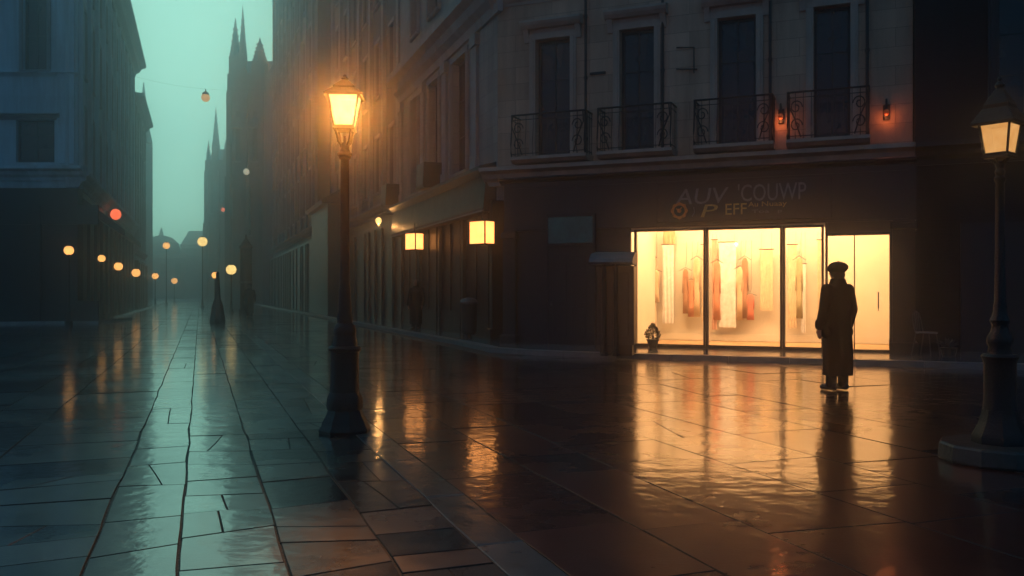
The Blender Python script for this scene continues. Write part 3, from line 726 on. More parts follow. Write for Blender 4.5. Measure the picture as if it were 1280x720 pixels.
def pinnacle(bm, x, y, z, w, h):
    box(bm, x-w/2, x+w/2, y-w/2, y+w/2, z-1.5, z+h*.25)
    lathe(bm, [(w*.62, z+h*.25), (w*.42, z+h*.45), (w*.2, z+h*.75), (.03, z+h)], 8, (x, y))
    for k in range(5):
        r = w*.5*(1-k/6)
        for q in range(4):
            a = PI/4+q*PI/2; ball(bm, (x+r*math.cos(a), y+r*math.sin(a), z+h*(.3+.12*k)), .12*w, seg=6)
def church(name, label, p, rz, W, H, pins, lancets=True):
    r = mk(name, label, "church", p, rz); Fm = frame(p, rz)
    ops = [(W*.2, W*.34, H*.62, H*.84), (W*.66, W*.8, H*.62, H*.84), (W*.36, W*.64, H*.30, H*.52)]
    b = BM(); wall_mesh(b, W, 0, H, ops, depth=.6, thick=1); part("wall", b, M['farstone'], r, Fm)
    for o in ops: add_window(r, Fm, *o, 'far', ('wood', 'glassd', 'trim2'))
    b = BM(); box(b, .02, W-.02, 1, W*1.8, 0, H-.1); part("nave", b, M['farstone'], r, Fm)
    for x in (0.0, W*.5-.3, W-.6): b = BM(); box(b, x, x+.6, -.9, -.003, 0, H*.55); box(b, x+.05, x+.55, -.5, -.003, H*.55, H*.92); part("buttress", b, M['farstone'], r, Fm)
    for x, w, h in pins: b = BM(); pinnacle(b, x, w/2, H+.5, w, h); part("pinnacle", b, M['farstone'], r, Fm)
    b = BM(); xprism(b, [(1, H), (W*1.8, H), (W*.9+.5, H+W*.6)], .1, W-.1); part("roof", b, M['slate'], r, Fm)
    return r, Fm
yc = 100
p = at(284, yc); ch, FC = church("gothic_church", "hazy gothic church with pinnacles on its tower", p, 0, (331-284)/F*yc, CAMZ+(HY-92)/F*yc, ((.75, 1.15, 6.0), (1.65, .8, 7.3), (3.5, 1.5, 3.8)))
b = BM(); xprism(b, [(-.6, 20), (1.5, 20), (1.5, 23.4)], .5, 3.9); part("gable", b, M['farstone'], ch, FC)
yc = 140
p = at(256, yc); cf, FF = church("spired_church", "faint distant church with one thin spire at the street's end", p, 0, 3.9, CAMZ+(HY-200)/F*yc, ((1.6, 1.0, 8.0), (.5, .5, 2.6), (3.2, .5, 2.8)))
yc = 122
p = at(176, yc); b = BM(); sp = mk("distant_spire", "thin spire showing over the far left roofs", "spire", p, 0); FP = frame(p, 0)
b = BM(); box(b, -1.2, 1.2, -1.2, 1.2, 0, 22, .1); part("tower", b, M['farstone'], sp, FP)
b = BM(); lathe(b, [(1.25, 22), (.8, 24), (.35, 28), (.05, CAMZ+(HY-103)/F*yc)], 8, (.4, 0)); part("spire", b, M['slate'], sp, FP)
for lab, px0, px1, py, y in (("faint domed block closing the far end of the street", 150, 232, 318, 185), ("faint taller block behind the spired church", 226, 330, 306, 200)):
    p = at(px0, y); W = (px1-px0)/F*y; H = CAMZ+(HY-py)/F*y
    r = mk("distant_house", lab, "building", p, 0); Fm = frame(p, 0)
    ops = [(x, x+1.3, z, z+2.4) for x in (2, 5.2, 8.4, 11.6) for z in (5, 9.5, 14) if z+3 < H]
    b = BM(); wall_mesh(b, W, 0, H, ops); part("wall", b, M['farstone'], r, Fm)
    for o in ops: add_window(r, Fm, *o, 'far', ('wood', 'glassd', 'trim2'))
    b = BM(); xprism(b, CORN(H-.8, H+.1, .6), 0, W); part("cornice", b, M['trim2'], r, Fm)
    b = BM(); box(b, .01, W-.01, .5, 10, 0, H-.05); part("rear_wall", b, M['farstone'], r, Fm)
    b = BM()
    if "domed" in lab: lathe(b, [(4, H), (4, H+1), (3.5, H+2.6), (2.2, H+3.8), (.5, H+4.3), (.3, H+5.2), (.05, H+6)], 20, (W*.5, 4.5))
    else: xprism(b, [(0, H+.11), (10, H+.11), (5, H+3.5)], 0, W)
    part("roof", b, M['slate'], r, Fm)

# ================================================================== LAMP POSTS
def lantern(root, z0, z1, wb, wt, zr, pane_m, eave, rot, capl):
    """four-sided lantern: glass from z0 to z1, roof up to zr"""
    s2 = math.sqrt(2); q = PI/4+rot
    c = lambda w, z: [Vector((w/s2*math.cos(q+k*PI/2), w/s2*math.sin(q+k*PI/2), z)) for k in range(4)]
    b = BM(); lo, hi = c(wb, z0), c(wt, z1)
    for k in range(4):
        tube(b, [lo[k], hi[k]], .011, 6); tube(b, [lo[k], lo[(k+1) % 4]], .013, 6); tube(b, [hi[k], hi[(k+1) % 4]], .013, 6)
    lathe(b, [(wb/s2*1.12, z0-.035), (wb/s2*1.16, z0-.02), (wb/s2*1.1, z0-.008)], 4, rot=q)
    lan = obj("lantern", b, M['iron'], root)
    for k in range(4):
        b = BM(); a = [lo[k], lo[(k+1) % 4], hi[(k+1) % 4], hi[k]]
        nrm = (a[1]-a[0]).cross(a[3]-a[0]).normalized()*.003
        f = [b.verts.new(p*1 - Vector((p.x, p.y, 0))*.03) for p in a]; g = [b.verts.new(p*1-Vector((p.x, p.y, 0))*.03-nrm) for p in a]
        b.faces.new(f); b.faces.new(g[::-1])
        for i in range(4): b.faces.new((f[i], g[i], g[(i+1) % 4], f[(i+1) % 4]))
        obj("pane", b, pane_m, lan)
    h = zr-z1
    b = BM(); lathe(b, [(eave/s2*.9, z1+.0), (eave/s2, z1-.012), (eave/s2*1.02, z1+.008), (eave/s2*.78, z1+h*.20), (eave/s2*.60, z1+h*.32)], 4, rot=q)
    lathe(b, [(eave/s2*.56, z1+h*.325), (eave/s2*.58, z1+h*.40), (eave/s2*.36, z1+h*.58), (eave/s2*.2, z1+h*.70), (eave/s2*.17, z1+h*.72)], 4, rot=q)
    roof = obj("lantern_roof", b, M['iron'], root)
    b = BM(); lathe(b, [(.035, z1+h*.72), (.028, z1+h*.76), (.04, z1+h*.81), (.026, z1+h*.87), (.012, z1+h*.9), (.02, z1+h*.94), (.004, zr)], 12)
    soft(obj("finial", b, M['iron'], roof))
p = at(431, 8.8); lp = thing("street_lamp", "black cast-iron lamp post with a glowing yellow lantern, in front of the hazy street", "street lamp", p)
b = BM()
lathe(b, [(.255, 0), (.262, .03), (.25, .055), (.235, .07), (.225, .11), (.19, .17), (.175, .21), (.17, .23)], 8, rot=PI/8)
lathe(b, [(.178, .23), (.182, .27), (.178, .33), (.165, .37), (.150, .40)], 24)
soft(obj("base", b, M['iron'], lp), 30)
b = BM(); lathe(b, [(.148, .40), (.142, .5), (.14, .75), (.143, .8), (.162, .815), (.166, .84), (.15, .86)], 16); soft(obj("pedestal", b, M['iron'], lp), 30)
b = BM(); lathe(b, [(.13, .86), (.125, .9), (.105, .96), (.112, .985), (.115, 1.02), (.10, 1.06), (.075, 1.09), (.078, 1.14), (.066, 1.20), (.058, 1.4), (.054, 1.44), (.049, 1.48), (.043, 2.6), (.042, 2.72), (.06, 2.735), (.062, 2.755), (.075, 2.765), (.075, 2.785), (.055, 2.80), (.042, 2.83), (.048, 2.86), (.04, 2.89)], 20)
soft(obj("pole", b, M['iron'], lp), 35)
b = BM()
for k in range(4):
    a = PI/4+k*PI/2; ca, sa = math.cos(a), math.sin(a)
    tube(b, [(.03*ca, .03*sa, 2.86), (.075*ca, .075*sa, 2.90), (.09*ca, .09*sa, 2.96), (.115*ca, .115*sa, 3.03)], .013, 6)
tube(b, [(0, 0, 2.88), (0, 0, 2.96)], .014, 8)
obj("yoke", b, M['iron'], lp)
lantern(lp, 3.045, 3.355, .185, .295, 3.575, M['lampA'], .365, R(4), None)
point_light("lamp_light", (0, 0, 3.2), 1200, (1.0, .31, .045), .05, lp)

p = at(1250, 7.3); rp_ = thing("street_lamp", "dim amber lamp post on a round stone plinth at the dark right edge", "street lamp", p)
b = BM(); lathe(b, [(.465, 0), (.475, .02), (.465, .13), (.45, .148), (.2, .15)], 12, rot=PI/12); obj("plinth", b, M['plinth'], rp_)
z = .145
b = BM(); lathe(b, [(.215, z), (.215, z+.06), (.195, z+.1), (.16, z+.17), (.14, z+.24), (.135, z+.28)], 8, rot=PI/8); lathe(b, [(.13, z+.28), (.122, z+.4), (.122, z+.66), (.135, z+.70), (.145, z+.72), (.13, z+.74)], 16)
soft(obj("base", b, M['iron'], rp_), 30)
b = BM(); lathe(b, [(.10, z+.74), (.085, z+.8), (.1, z+.84), (.098, z+.88), (.07, z+.93), (.062, z+.98), (.078, z+1.02), (.06, z+1.06), (.048, z+1.1), (.05, z+1.14), (.042, z+1.18), (.036, z+1.9), (.033, z+2.16), (.045, z+2.18), (.045, z+2.2), (.03, z+2.22), (.04, z+2.25), (.028, z+2.28), (.036, z+2.31), (.026, z+2.335)], 18)
soft(obj("pole", b, M['iron'], rp_), 35)
b = BM()
for k in range(4):
    a = k*PI/2+R(30); tube(b, [(.025*math.cos(a), .025*math.sin(a), 2.46), (.1*math.cos(a), .1*math.sin(a), 2.53)], .011, 6)
obj("yoke", b, M['iron'], rp_)
lantern(rp_, 2.54, 2.79, .175, .235, 3.19, M['lampB'], .33, R(40), None)
point_light("lamp_light", (0, 0, 2.66), 22, (1.0, .50, .16), .05, rp_)

# globe lamps down the street
def globe_lamp(label, px, py, Y, rad, m, group, pole=True, bracket=None):
    q = at(px, Y, py); t = thing("globe_lamp", label, "street lamp", (q.x, q.y, 0), 0, group)
    b = BM(); lathe(b, [(.16, 0), (.16, .15), (.1, .2), (.085, .7), (.05, .8), (.04, q.z-rad-.1), (.08, q.z-rad-.05), (.1, q.z-rad+.02)], 10); obj("post", b, M['iron_far'], t)
    b = BM(); ball(b, (0, 0, q.z), rad, seg=20); obj("globe", b, m, t, True)
    b = BM(); lathe(b, [(rad*.5, q.z+rad*.88), (rad*.4, q.z+rad*1.05), (.03, q.z+rad*1.2)], 10); obj("cap", b, M['iron_far'], t)
G = "globe lamps along the hazy street"
globe_lamp("orange globe lamp before the dark left shopfront, nearest of the left row", 86, 313, 37.5, .20, M['globe'], G)
globe_lamp("small pale-orange globe lamp, second along the left row", 127, 323, 48.5, .20, M['globe'], G)
globe_lamp("orange globe lamp, third along the left row below the red lamp", 148, 333, 57, .27, M['globe'], G)
globe_lamp("orange globe lamp, fourth along the left row by the end of the pale house", 170, 341, 70, .33, M['globe'], G)
globe_lamp("small orange globe lamp, fifth along the left row in open haze", 194, 345, 92, .33, M['globe'], G)
globe_lamp("faintest orange globe lamp, last of the left row", 218, 351, 125, .42, M['globe'], G)
globe_lamp("bright amber globe lamp between the obelisk post and the tall pillar", 289, 337, 60, .34, M['globe2'], G)
globe_lamp("small orange globe lamp right behind the obelisk post", 269, 344, 52, .2, M['globe'], G)
globe_lamp("tall yellow globe lamp standing in mid street haze", 253, 302, 78, .42, M['globe2'], G)
globe_lamp("tall faint orange globe lamp left of mid street", 208, 307, 95, .36, M['globe'], G)
# bracket lamps on walls
def bracket_lamp(name, label, wall_p, out, ln, z, rad, m, power=0, col=(1, .5, .15), group=None):
    t = thing(name, label, "wall lamp", (wall_p.x, wall_p.y, z), 0, group); o = out*ln
    b = BM(); box(b, -.06, .06, -.06, .06, -.15, .2, .01); tube(b, [(0, 0, .1), (o.x*.4, o.y*.4, .28), (o.x*.85, o.y*.85, .3), (o.x, o.y, .22), (o.x, o.y, rad*.9)], .022, 6); obj("bracket", b, M['iron_far'], t)
    b = BM(); ball(b, (o.x, o.y, 0), rad, sz=1.08, seg=16); obj("globe", b, m, t, True)
    if power: point_light("lamp_light", (o.x, o.y, -rad-.04), power, col, .06, t)
    return t
q = SL(sC+SLEN+1.0, lC+.45); bracket_lamp("wall_lamp", "small amber wall lamp at the far end of the dark shop fascia", q, -V, 1.15, 4.35, .13, M['globe2'], 30, (1.0, .45, .13))
q = SL(57, lL+.15); bracket_lamp("wall_lamp", "red wall lamp on the pale left house above the globe lamps", q, V, .45, 6.0, .30, M['glober'])
q = at(311, 99); bracket_lamp("wall_lamp", "pale wall lamp high on the pinnacled church", q, Vector((0, -1, 0)), .9, CAMZ+(HY-216)/F*99, .33, M['globep'])
q = at(281, 138, 300); bracket_lamp("wall_lamp", "faint pinkish wall lamp low on the far church", at(281, 139), Vector((0, -1, 0)), .8, CAMZ+(HY-262)/F*138, .3, M['glober'])
# lamp on a wire across the street
q = at(257, 62, 122)
M['globed'] = emit("dim_orange_globe_glass", (1.0, .50, .16), .75, .2, 4)
wl = thing("hanging_lamp", "orange lamp hanging on a wire high over the street", "street lamp", (q.x, q.y, q.z))
b = BM(); ball(b, (0, 0, 0), .30, seg=16); obj("globe", b, M['globed'], wl, True)
b = BM(); lathe(b, [(.26, .2), (.2, .34), (.05, .45), (.03, .6)], 12); obj("shade", b, M['iron_far'], wl)
b = BM(); s_ = q.dot(U); e0, e1 = SL(s_, lL, q.z+1.6)-q, SL(s_, lC-.35, q.z+1.6)-q
pts = [e0+(e1-e0)*t for t in [i/16 for i in range(17)]]; f0 = -e0.length/((e1-e0).length)*-1
for pt, t in zip(pts, [i/16 for i in range(17)]): pt.z = .6+1.0*((t-f0)/max(f0, 1-f0))**2
tube(b, pts, .005, 5); obj("wire", b, M['iron_far'], wl)
# box lanterns on the street side of the corner building
def box_lantern(label, px, py, l, sz, group):
    Y = 1167.0*l/(px-250.4); q = at(px, Y, py)
    t = thing("box_lantern", label, "wall lamp", (q.x, q.y, q.z), math.atan2(-U.y, -U.x)+R(28), group)
    h = sz/2; b = BM()
    for sx in (-1, 1):
        for sy in (-1, 1): box(b, sx*h-.015, sx*h+.015, sy*h*.7-.015, sy*h*.7+.015, -h, h)
    box(b, -h-.03, h+.03, -h*.7-.03, h*.7+.03, h, h+.04, .01); box(b, -h-.02, h+.02, -h*.7-.02, h*.7+.02, -h-.03, -h, .005)
    tube(b, [(0, 0, h+.04), (0, 0, h+.35), (0, h*.7+.5, h+.4)], .018, 6); obj("housing", b, M['iron_far'], t)
    b = BM(); box(b, -h+.012, h-.012, -h*.7+.01, h*.7-.01, -h+.004, h-.004); obj("lit_panel", b, M['boxlit'], t)
box_lantern("larger lit box lantern near the building corner", 603, 291, 7.25, .60, "box lanterns under the dark fascia")
box_lantern("smaller lit box lantern halfway along the dark shop row", 518, 302, 7.2, .56, "box lanterns under the dark fascia")
# reddish lamps glowing on the wall between the balconies
for lab, px, py, r in (("red-orange wall lamp between the third and fourth balconies", 976, 146, .13), ("red-orange wall lamp beyond the fourth balcony", 1108, 141, .13)):
    a = alongS(px, .12); q = C0+D*a-DN*.02
    bracket_lamp("wall_lamp", lab, q, -DN, .16, zS(px, py, .12), r*.5, M['redlamp'], 4, (1, .22, .06), "red wall lamps between the balconies")

# ================================================================== STREET FURNITURE
p = at(272, 40.0); t = thing("obelisk_post", "dark obelisk-shaped post standing in the middle of the street", "post", p)
b = BM(); lathe(b, [(.34, 0), (.36, .05), (.33, .3), (.26, .75), (.2, .95), (.14, 1.1)], 8); soft(obj("base", b, M['iron_far'], t), 30)
b = BM(); lathe(b, [(.15, 1.1), (.13, 1.3), (.075, 2.2), (.09, 2.24), (.02, 2.34)], 8); obj("shaft", b, M['iron_far'], t)
p = at(307.5, 55); t = thing("advertising_pillar", "tall dark street pillar with a pale band behind a walking figure", "pillar", p)
b = BM(); lathe(b, [(.42, 0), (.42, .3), (.36, .36), (.36, 1.95)], 16); soft(obj("base", b, M['iron_far'], t), 30)
b = BM(); lathe(b, [(.40, 1.953), (.40, 2.06)], 16); obj("band", b, M['zinc'], t)
b = BM(); lathe(b, [(.37, 2.063), (.36, 4.1), (.42, 4.14), (.42, 4.25), (.3, 4.4), (.06, 4.75), (.03, 5.0)], 16); soft(obj("shaft", b, M['iron_far'], t), 30)
p = at(586, 24.6, z=.1); t = thing("litter_bin", "dark slim litter bin on the sidewalk by the shopfront", "bin", p)
b = BM(); lathe(b, [(.17, .12), (.22, .2), (.23, .95), (.24, .97)], 16); soft(obj("body", b, M['iron_far'], t), 30)
b = BM(); lathe(b, [(.255, .975), (.26, 1.02), (.2, 1.1), (.05, 1.15)], 16); soft(obj("lid", b, M['ply'], t), 30)
b = BM(); lathe(b, [(.08, 0), (.07, .12)], 10); obj("foot", b, M['iron_far'], t)
# narrow kiosk with a pale sloping roof on the kerb
p = at(768, 18.0, z=.1); t = thing("kiosk", "narrow dark kiosk with a pale sloping roof beside the lit window", "kiosk", p, R(-14))
b = BM(); box(b, -.34, .40, -.02, .5, .22, 1.83, .01)
for x in (-.25, .05): box(b, x, x+.24, -.04, -.02, .4, 1.7, .006)
obj("body", b, M['navy'], t)
for x, y in ((-.2, -.1), (.04, -.12)):
    b = BM(); tube(b, [(x, y, 0), (x, y, 1.86)], .045, 10); lathe(b, [(.08, 0), (.075, .05), (.05, .07)], 10, (x, y)); obj("post", b, M['iron'], t)
b = BM(); xprism(b, [(-.42, 1.86), (-.45, 1.90), (-.40, 1.97), (-.1, 2.09), (.5, 2.14), (.52, 2.10), (.5, 1.86)], -.46, .42); obj("roof", b, M['zinc'], t)
b = BM(); box(b, -.3, .36, .0, .46, 0.001, .218); obj("base", b, M['iron'], t)
# small topiary in a pot before the window
a = alongS(816, PJ+.45); q = C0-DN*(PJ+.45)+D*a; q.z = .1
t = thing("potted_plant", "small dark pointed topiary in a pot before the lit window", "potted plant", q)
b = BM(); lathe(b, [(.09, 0), (.10, .02), (.135, .17), (.15, .18), (.15, .205), (.13, .21)], 16); soft(obj("pot", b, M['pot'], t), 30)
b = BM()
for i in range(520):
    h = random.random(); r = .185*math.sin(PI*min(1, .14+.86*h)**.8)*(1.02-.35*h); th = random.uniform(0, 2*PI); rr = r*random.uniform(.45, 1.05)
    c = Vector((rr*math.cos(th), rr*math.sin(th), .2+h*.36)); d = Vector((math.cos(th), math.sin(th), random.uniform(.1, 1.3))).normalized()
    sd = d.cross(Vector((random.gauss(0, 1), random.gauss(0, 1), random.gauss(0, 1)))).normalized()*.014
    ln = random.uniform(.035, .06); b.faces.new([b.verts.new(v) for v in (c-d*.01, c+d*ln*.5+sd, c+d*ln, c+d*ln*.5-sd)])
obj("crown", b, M['leafd'], t, recalc=False)
b = BM(); tube(b, [(0, 0, .19), (0, 0, .5)], .014, 6); obj("stem", b, M['brown'], t)
# bistro chair and plant in the dark on the right
a = alongS(1158, 2.0); q = C0-DN*2.0+D*a; q.z = .1
t = thing("bistro_chair", "grey metal cafe chair in the dark beside the shop's pilaster", "chair", q, SROT+R(60))
b = BM(); lathe(b, [(.2, .44), (.215, .45), (.215, .47), (.2, .478)], 20); obj("seat", b, M['zinc'], t)
for sx in (-1, 1):
    b = BM(); tube(b, [(sx*.19, -.19, 0), (sx*.15, -.13, .45)], .012, 6); obj("leg", b, M['ply'], t)
    b = BM(); tube(b, [(sx*.19, .22, 0), (sx*.16, .14, .45)], .012, 6); obj("leg", b, M['ply'], t)
b = BM(); tube(b, [(-.16, .15, .45), (-.17, .2, .7), (-.12, .22, .86), (0, .225, .9), (.12, .22, .86), (.17, .2, .7), (.16, .15, .45)], .013, 6)
for x in (-.07, 0, .07): tube(b, [(x, .17, .47), (x, .215, .88)], .009, 6)
obj("backrest", b, M['ply'], t)
a = alongS(1186, 2.3); q = C0-DN*2.3+D*a; q.z = .1
t = thing("potted_plant", "low grey-leaved plant in a dark pot near the right lamp post", "potted plant", q)
b = BM(); lathe(b, [(.12, 0), (.16, .16), (.17, .18)], 14); obj("pot", b, M['pot'], t)
b = BM()
for i in range(46):
    th = random.uniform(0, 2*PI); el = random.uniform(.5, 1.3); d = Vector((math.cos(th)*math.cos(el), math.sin(th)*math.cos(el), math.sin(el))); ln = random.uniform(.14, .3)
    c = Vector((d.x*.03, d.y*.03, .17)); sd = d.cross(Vector((0, 0, 1))).normalized()*.028
    m_ = c+d*ln*.6; e = c+d*ln+Vector((0, 0, -.04)); b.faces.new([b.verts.new(v) for v in (c, m_+sd, e, m_-sd)])
obj("foliage", b, M['leafp'], t, recalc=False)

# ================================================================== GOODS IN THE SHOP
def cloth_mat(nm, c): return mat(nm, c, .85, .25, 7, .2, 60, spec=.2)
CM = {k: cloth_mat(k+"_cloth", c) for k, c in dict(white=(.90, .88, .78), tan=(.66, .50, .32), rust=(.55, .25, .15), red=(.60, .20, .14), brown=(.36, .20, .12), sand=(.74, .60, .40), pink=(.68, .40, .28), olive=(.42, .38, .22)).items()}
SOFF = -1.12     # goods hang inside, behind the wall line
def goods_xz(px, py): return alongS(px, SOFF), zS(px, py, SOFF)
def banner(label, px0, px1, py0, py1, m, off=SOFF):
    a0, a1 = alongS(px0, off), alongS(px1, off); z1, z0 = zS(px0, py0, off), zS(px0, py1, off); c = C0-DN*off+D*(a0+a1)/2; w = (a1-a0)
    t = thing("hanging_banner", label, "banner", (c.x, c.y, z0), SROT, "cloth banners hanging in the shop")
    b = BM(); n = 10; fr, bk = [], []
    for j in range(9):
        z = (z1-z0)*j/8
        fr.append([b.verts.new((-w/2+w*i/n, .018*math.sin(i*1.9+j*.35)*(1-j/9), z)) for i in range(n+1)])
        bk.append([b.verts.new((-w/2+w*i/n, .018*math.sin(i*1.9+j*.35)*(1-j/9)+.006, z)) for i in range(n+1)])
    for j in range(8):
        for i in range(n):
            b.faces.new((fr[j][i], fr[j][i+1], fr[j+1][i+1], fr[j+1][i])); b.faces.new((bk[j][i], bk[j+1][i], bk[j+1][i+1], bk[j][i+1]))
    obj("cloth", b, CM[m], t, True)
    b = BM(); tube(b, [(-w/2-.03, .0, z1-z0+.008), (w/2+.03, .0, z1-z0+.008)], .012, 8)
    for s in (-.4, .4): tube(b, [(w*s, 0, z1-z0), (w*s, 0, GZ1+.07-z0)], .003, 4)
    obj("rod", b, M['brown'], t)
def garment(label, px, w, py0, py1, m, off=SOFF, sl=True):
    a = alongS(px, off); z1, z0 = zS(px, py0, off), zS(px, py1, off); c = C0-DN*off+D*a; h = z1-z0
    t = thing("hanging_coat", label, "coat", (c.x, c.y, z0), SROT, "coats hanging in the shop")
    b = BM(); n = 20; prof = [(0, .52), (.3, .46), (.6, .40), (.8, .44), (.93, .47), (.98, .3), (1, .12)]; rings = []
    for f, r in prof:
        ring = []
        for i in range(n):
            th = 2*PI*i/n; k = 1+.10*math.sin(th*7+f)*(1-f)
            ring.append(b.verts.new((w*r*math.cos(th)*k, w*.30*r*math.sin(th)*k*1.3, h*f)))
        rings.append(ring)
    for A, B in zip(rings, rings[1:]):
        for i in range(n): b.faces.new((A[i], A[(i+1) % n], B[(i+1) % n], B[i]))
    b.faces.new(rings[0][::-1]); b.faces.new(rings[-1])
    for s in (-1, 1): tube(b, [(s*w*.40, 0, h*.93), (s*w*.47, -.01, h*.7), (s*w*.49, -.015, h*.45)], w*.09, 10, w*.07)
    obj("cloth", b, CM[m], t, True)
    b = BM(); tube(b, [(-.16, 0, h*.96), (0, 0, h*1.03), (.16, 0, h*.96)], .008, 6); tube(b, [(0, 0, h*1.03), (0, 0, h*1.03+.06), (.02, 0, h*1.03+.1), (.03, 0, max(h*1.03+.12, GZ1-.12-z0))], .004, 5); obj("hanger", b, M['brown'], t)
for a in (
    ("tall pale cream banner in the middle shop window", 899, 920, 303, 409, 'white'),
    ("pale yellow banner in the left shop window", 828, 842, 306, 404, 'white'),
    ("short olive card banner at the top of the left window", 829, 844, 289, 306, 'olive'),
    ("sand banner in the middle window left of the dark mullion", 950, 966, 312, 388, 'sand'),
    ("narrow white banner in the third shop window", 1001, 1007, 330, 416, 'white'),
    ("sand strip banner at the left edge of the left window", 800, 808, 300, 426, 'sand'),
    ("narrow tan banner just left of the pale yellow banner", 813, 820, 322, 412, 'sand'),
    ("narrow pink banner at the left edge of the middle window", 890, 896, 300, 412, 'pink'),
    ("wide sand banner in the third shop window by the mullion", 985, 996, 306, 410, 'sand'),
    ("narrow sand banner before the glazed door", 1022, 1027, 300, 414, 'sand'),
    ("narrow sand banner right beside the first mullion", 877, 881, 306, 402, 'sand'),
): banner(*a)
for a in (
    ("dark brown long coat in the left shop window", 857, .15, 336, 392, 'brown'),
    ("rust red long coat beside the brown one", 864, .17, 350, 396, 'rust'),
    ("tan coat near the first mullion", 871, .17, 322, 396, 'tan'),
    ("long rust coat just left of the tall cream banner", 896, .18, 326, 400, 'rust'),
    ("long tan coat just right of the tall cream banner", 925, .18, 334, 400, 'tan'),
    ("brown coat between two tan and red coats in the middle window", 931, .17, 322, 398, 'brown'),
    ("short red coat hung low in the middle window", 938, .18, 368, 400, 'red'),
    ("olive tan coat in the third shop window", 999, .16, 322, 398, 'olive'),
    ("olive tan coat near the left end of the shop", 820, .17, 338, 378, 'tan'),
): garment(*a)

# ================================================================== PEOPLE
def cone(bm, p, q, r0, r1, n=12):
    p, q = Vector(p), Vector(q); d = q-p
    if d.length > 1e-5:
        mt = Matrix.Translation((p+q)/2) @ d.to_track_quat('Z', 'Y').to_matrix().to_4x4()
        bmesh.ops.create_cone(bm, cap_ends=True, segments=n, radius1=r0, radius2=r1, depth=d.length, matrix=mt)
    for c, r in ((p, r0), (q, r1)): bmesh.ops.create_icosphere(bm, subdivisions=2, radius=r, matrix=Matrix.Translation(c))
def chain(bm, pts, rs):
    for i in range(len(pts)-1): cone(bm, pts[i], pts[i+1], rs[i], rs[i+1])
def ell(bm, c, r): bmesh.ops.create_icosphere(bm, subdivisions=3, radius=1, matrix=Matrix.Translation(c) @ Matrix.Diagonal((*r, 1)))
def fuse(bm, voxel, smooth=4):
    """grow one continuous skin over the overlapping shapes"""
    me = bpy.data.meshes.new("fuse"); bmesh.ops.recalc_face_normals(bm, faces=bm.faces); bm.to_mesh(me); bm.free()
    o = bpy.data.objects.new("fuse", me); COL.objects.link(o)
    r = o.modifiers.new("r", 'REMESH'); r.mode = 'VOXEL'; r.voxel_size = voxel
    s = o.modifiers.new("s", 'SMOOTH'); s.iterations = smooth; s.factor = .5
    bpy.context.view_layer.update()
    out = bpy.data.meshes.new_from_object(o.evaluated_get(bpy.context.evaluated_depsgraph_get()))
    bpy.data.objects.remove(o); b2 = BM(); b2.from_mesh(out); bpy.data.meshes.remove(out); return b2
def loft(bm, rings, n=28, fold=0, fz=1):
    """rings: (cx, cy, z, rx, ry); pleats fade upwards"""
    R_ = []
    for cx, cy, z, rx, ry in rings:
        f = fold*max(0, 1-z/fz)
        R_.append([bm.verts.new((cx+rx*math.cos(2*PI*i/n)*(1+f*math.sin(2*PI*i/n*6+cx*9)), cy+ry*math.sin(2*PI*i/n)*(1+f*math.sin(2*PI*i/n*6+1)), z)) for i in range(n)])
    for A, B in zip(R_, R_[1:]):
        for i in range(n): bm.faces.new((A[i], A[(i+1) % n], B[(i+1) % n], B[i]))
    bm.faces.new(R_[0][::-1]); bm.faces.new(R_[-1])
def hand(bm, w, dr, side):
    """relaxed hand hanging from wrist w along dr; side = +1 thumb to +y"""
    dr = Vector(dr).normalized(); y = Vector((0, 1, 0)); x = dr.cross(y).normalized(); w = Vector(w)
    cone(bm, w, w+dr*.05, .026, .03); cone(bm, w+dr*.05+y*.02, w+dr*.085-y*.02, .02, .02)
    for k, (o, l) in enumerate(((.03, .070), (.011, .080), (-.009, .074), (-.028, .058))):
        a = w+dr*.085+y*o; m1_ = a+dr*l*.5+x*side*.006; m2_ = a+dr*l*.8+x*side*.02; e = a+dr*l*.98+x*side*.036
        chain(bm, [a, m1_, m2_, e], [.0095, .0088, .008, .0072])
    a = w+dr*.03+y*.028; chain(bm, [a, a+dr*.03+y*.022, a+dr*.062+y*.026+x*side*.012], [.012, .0105, .009])
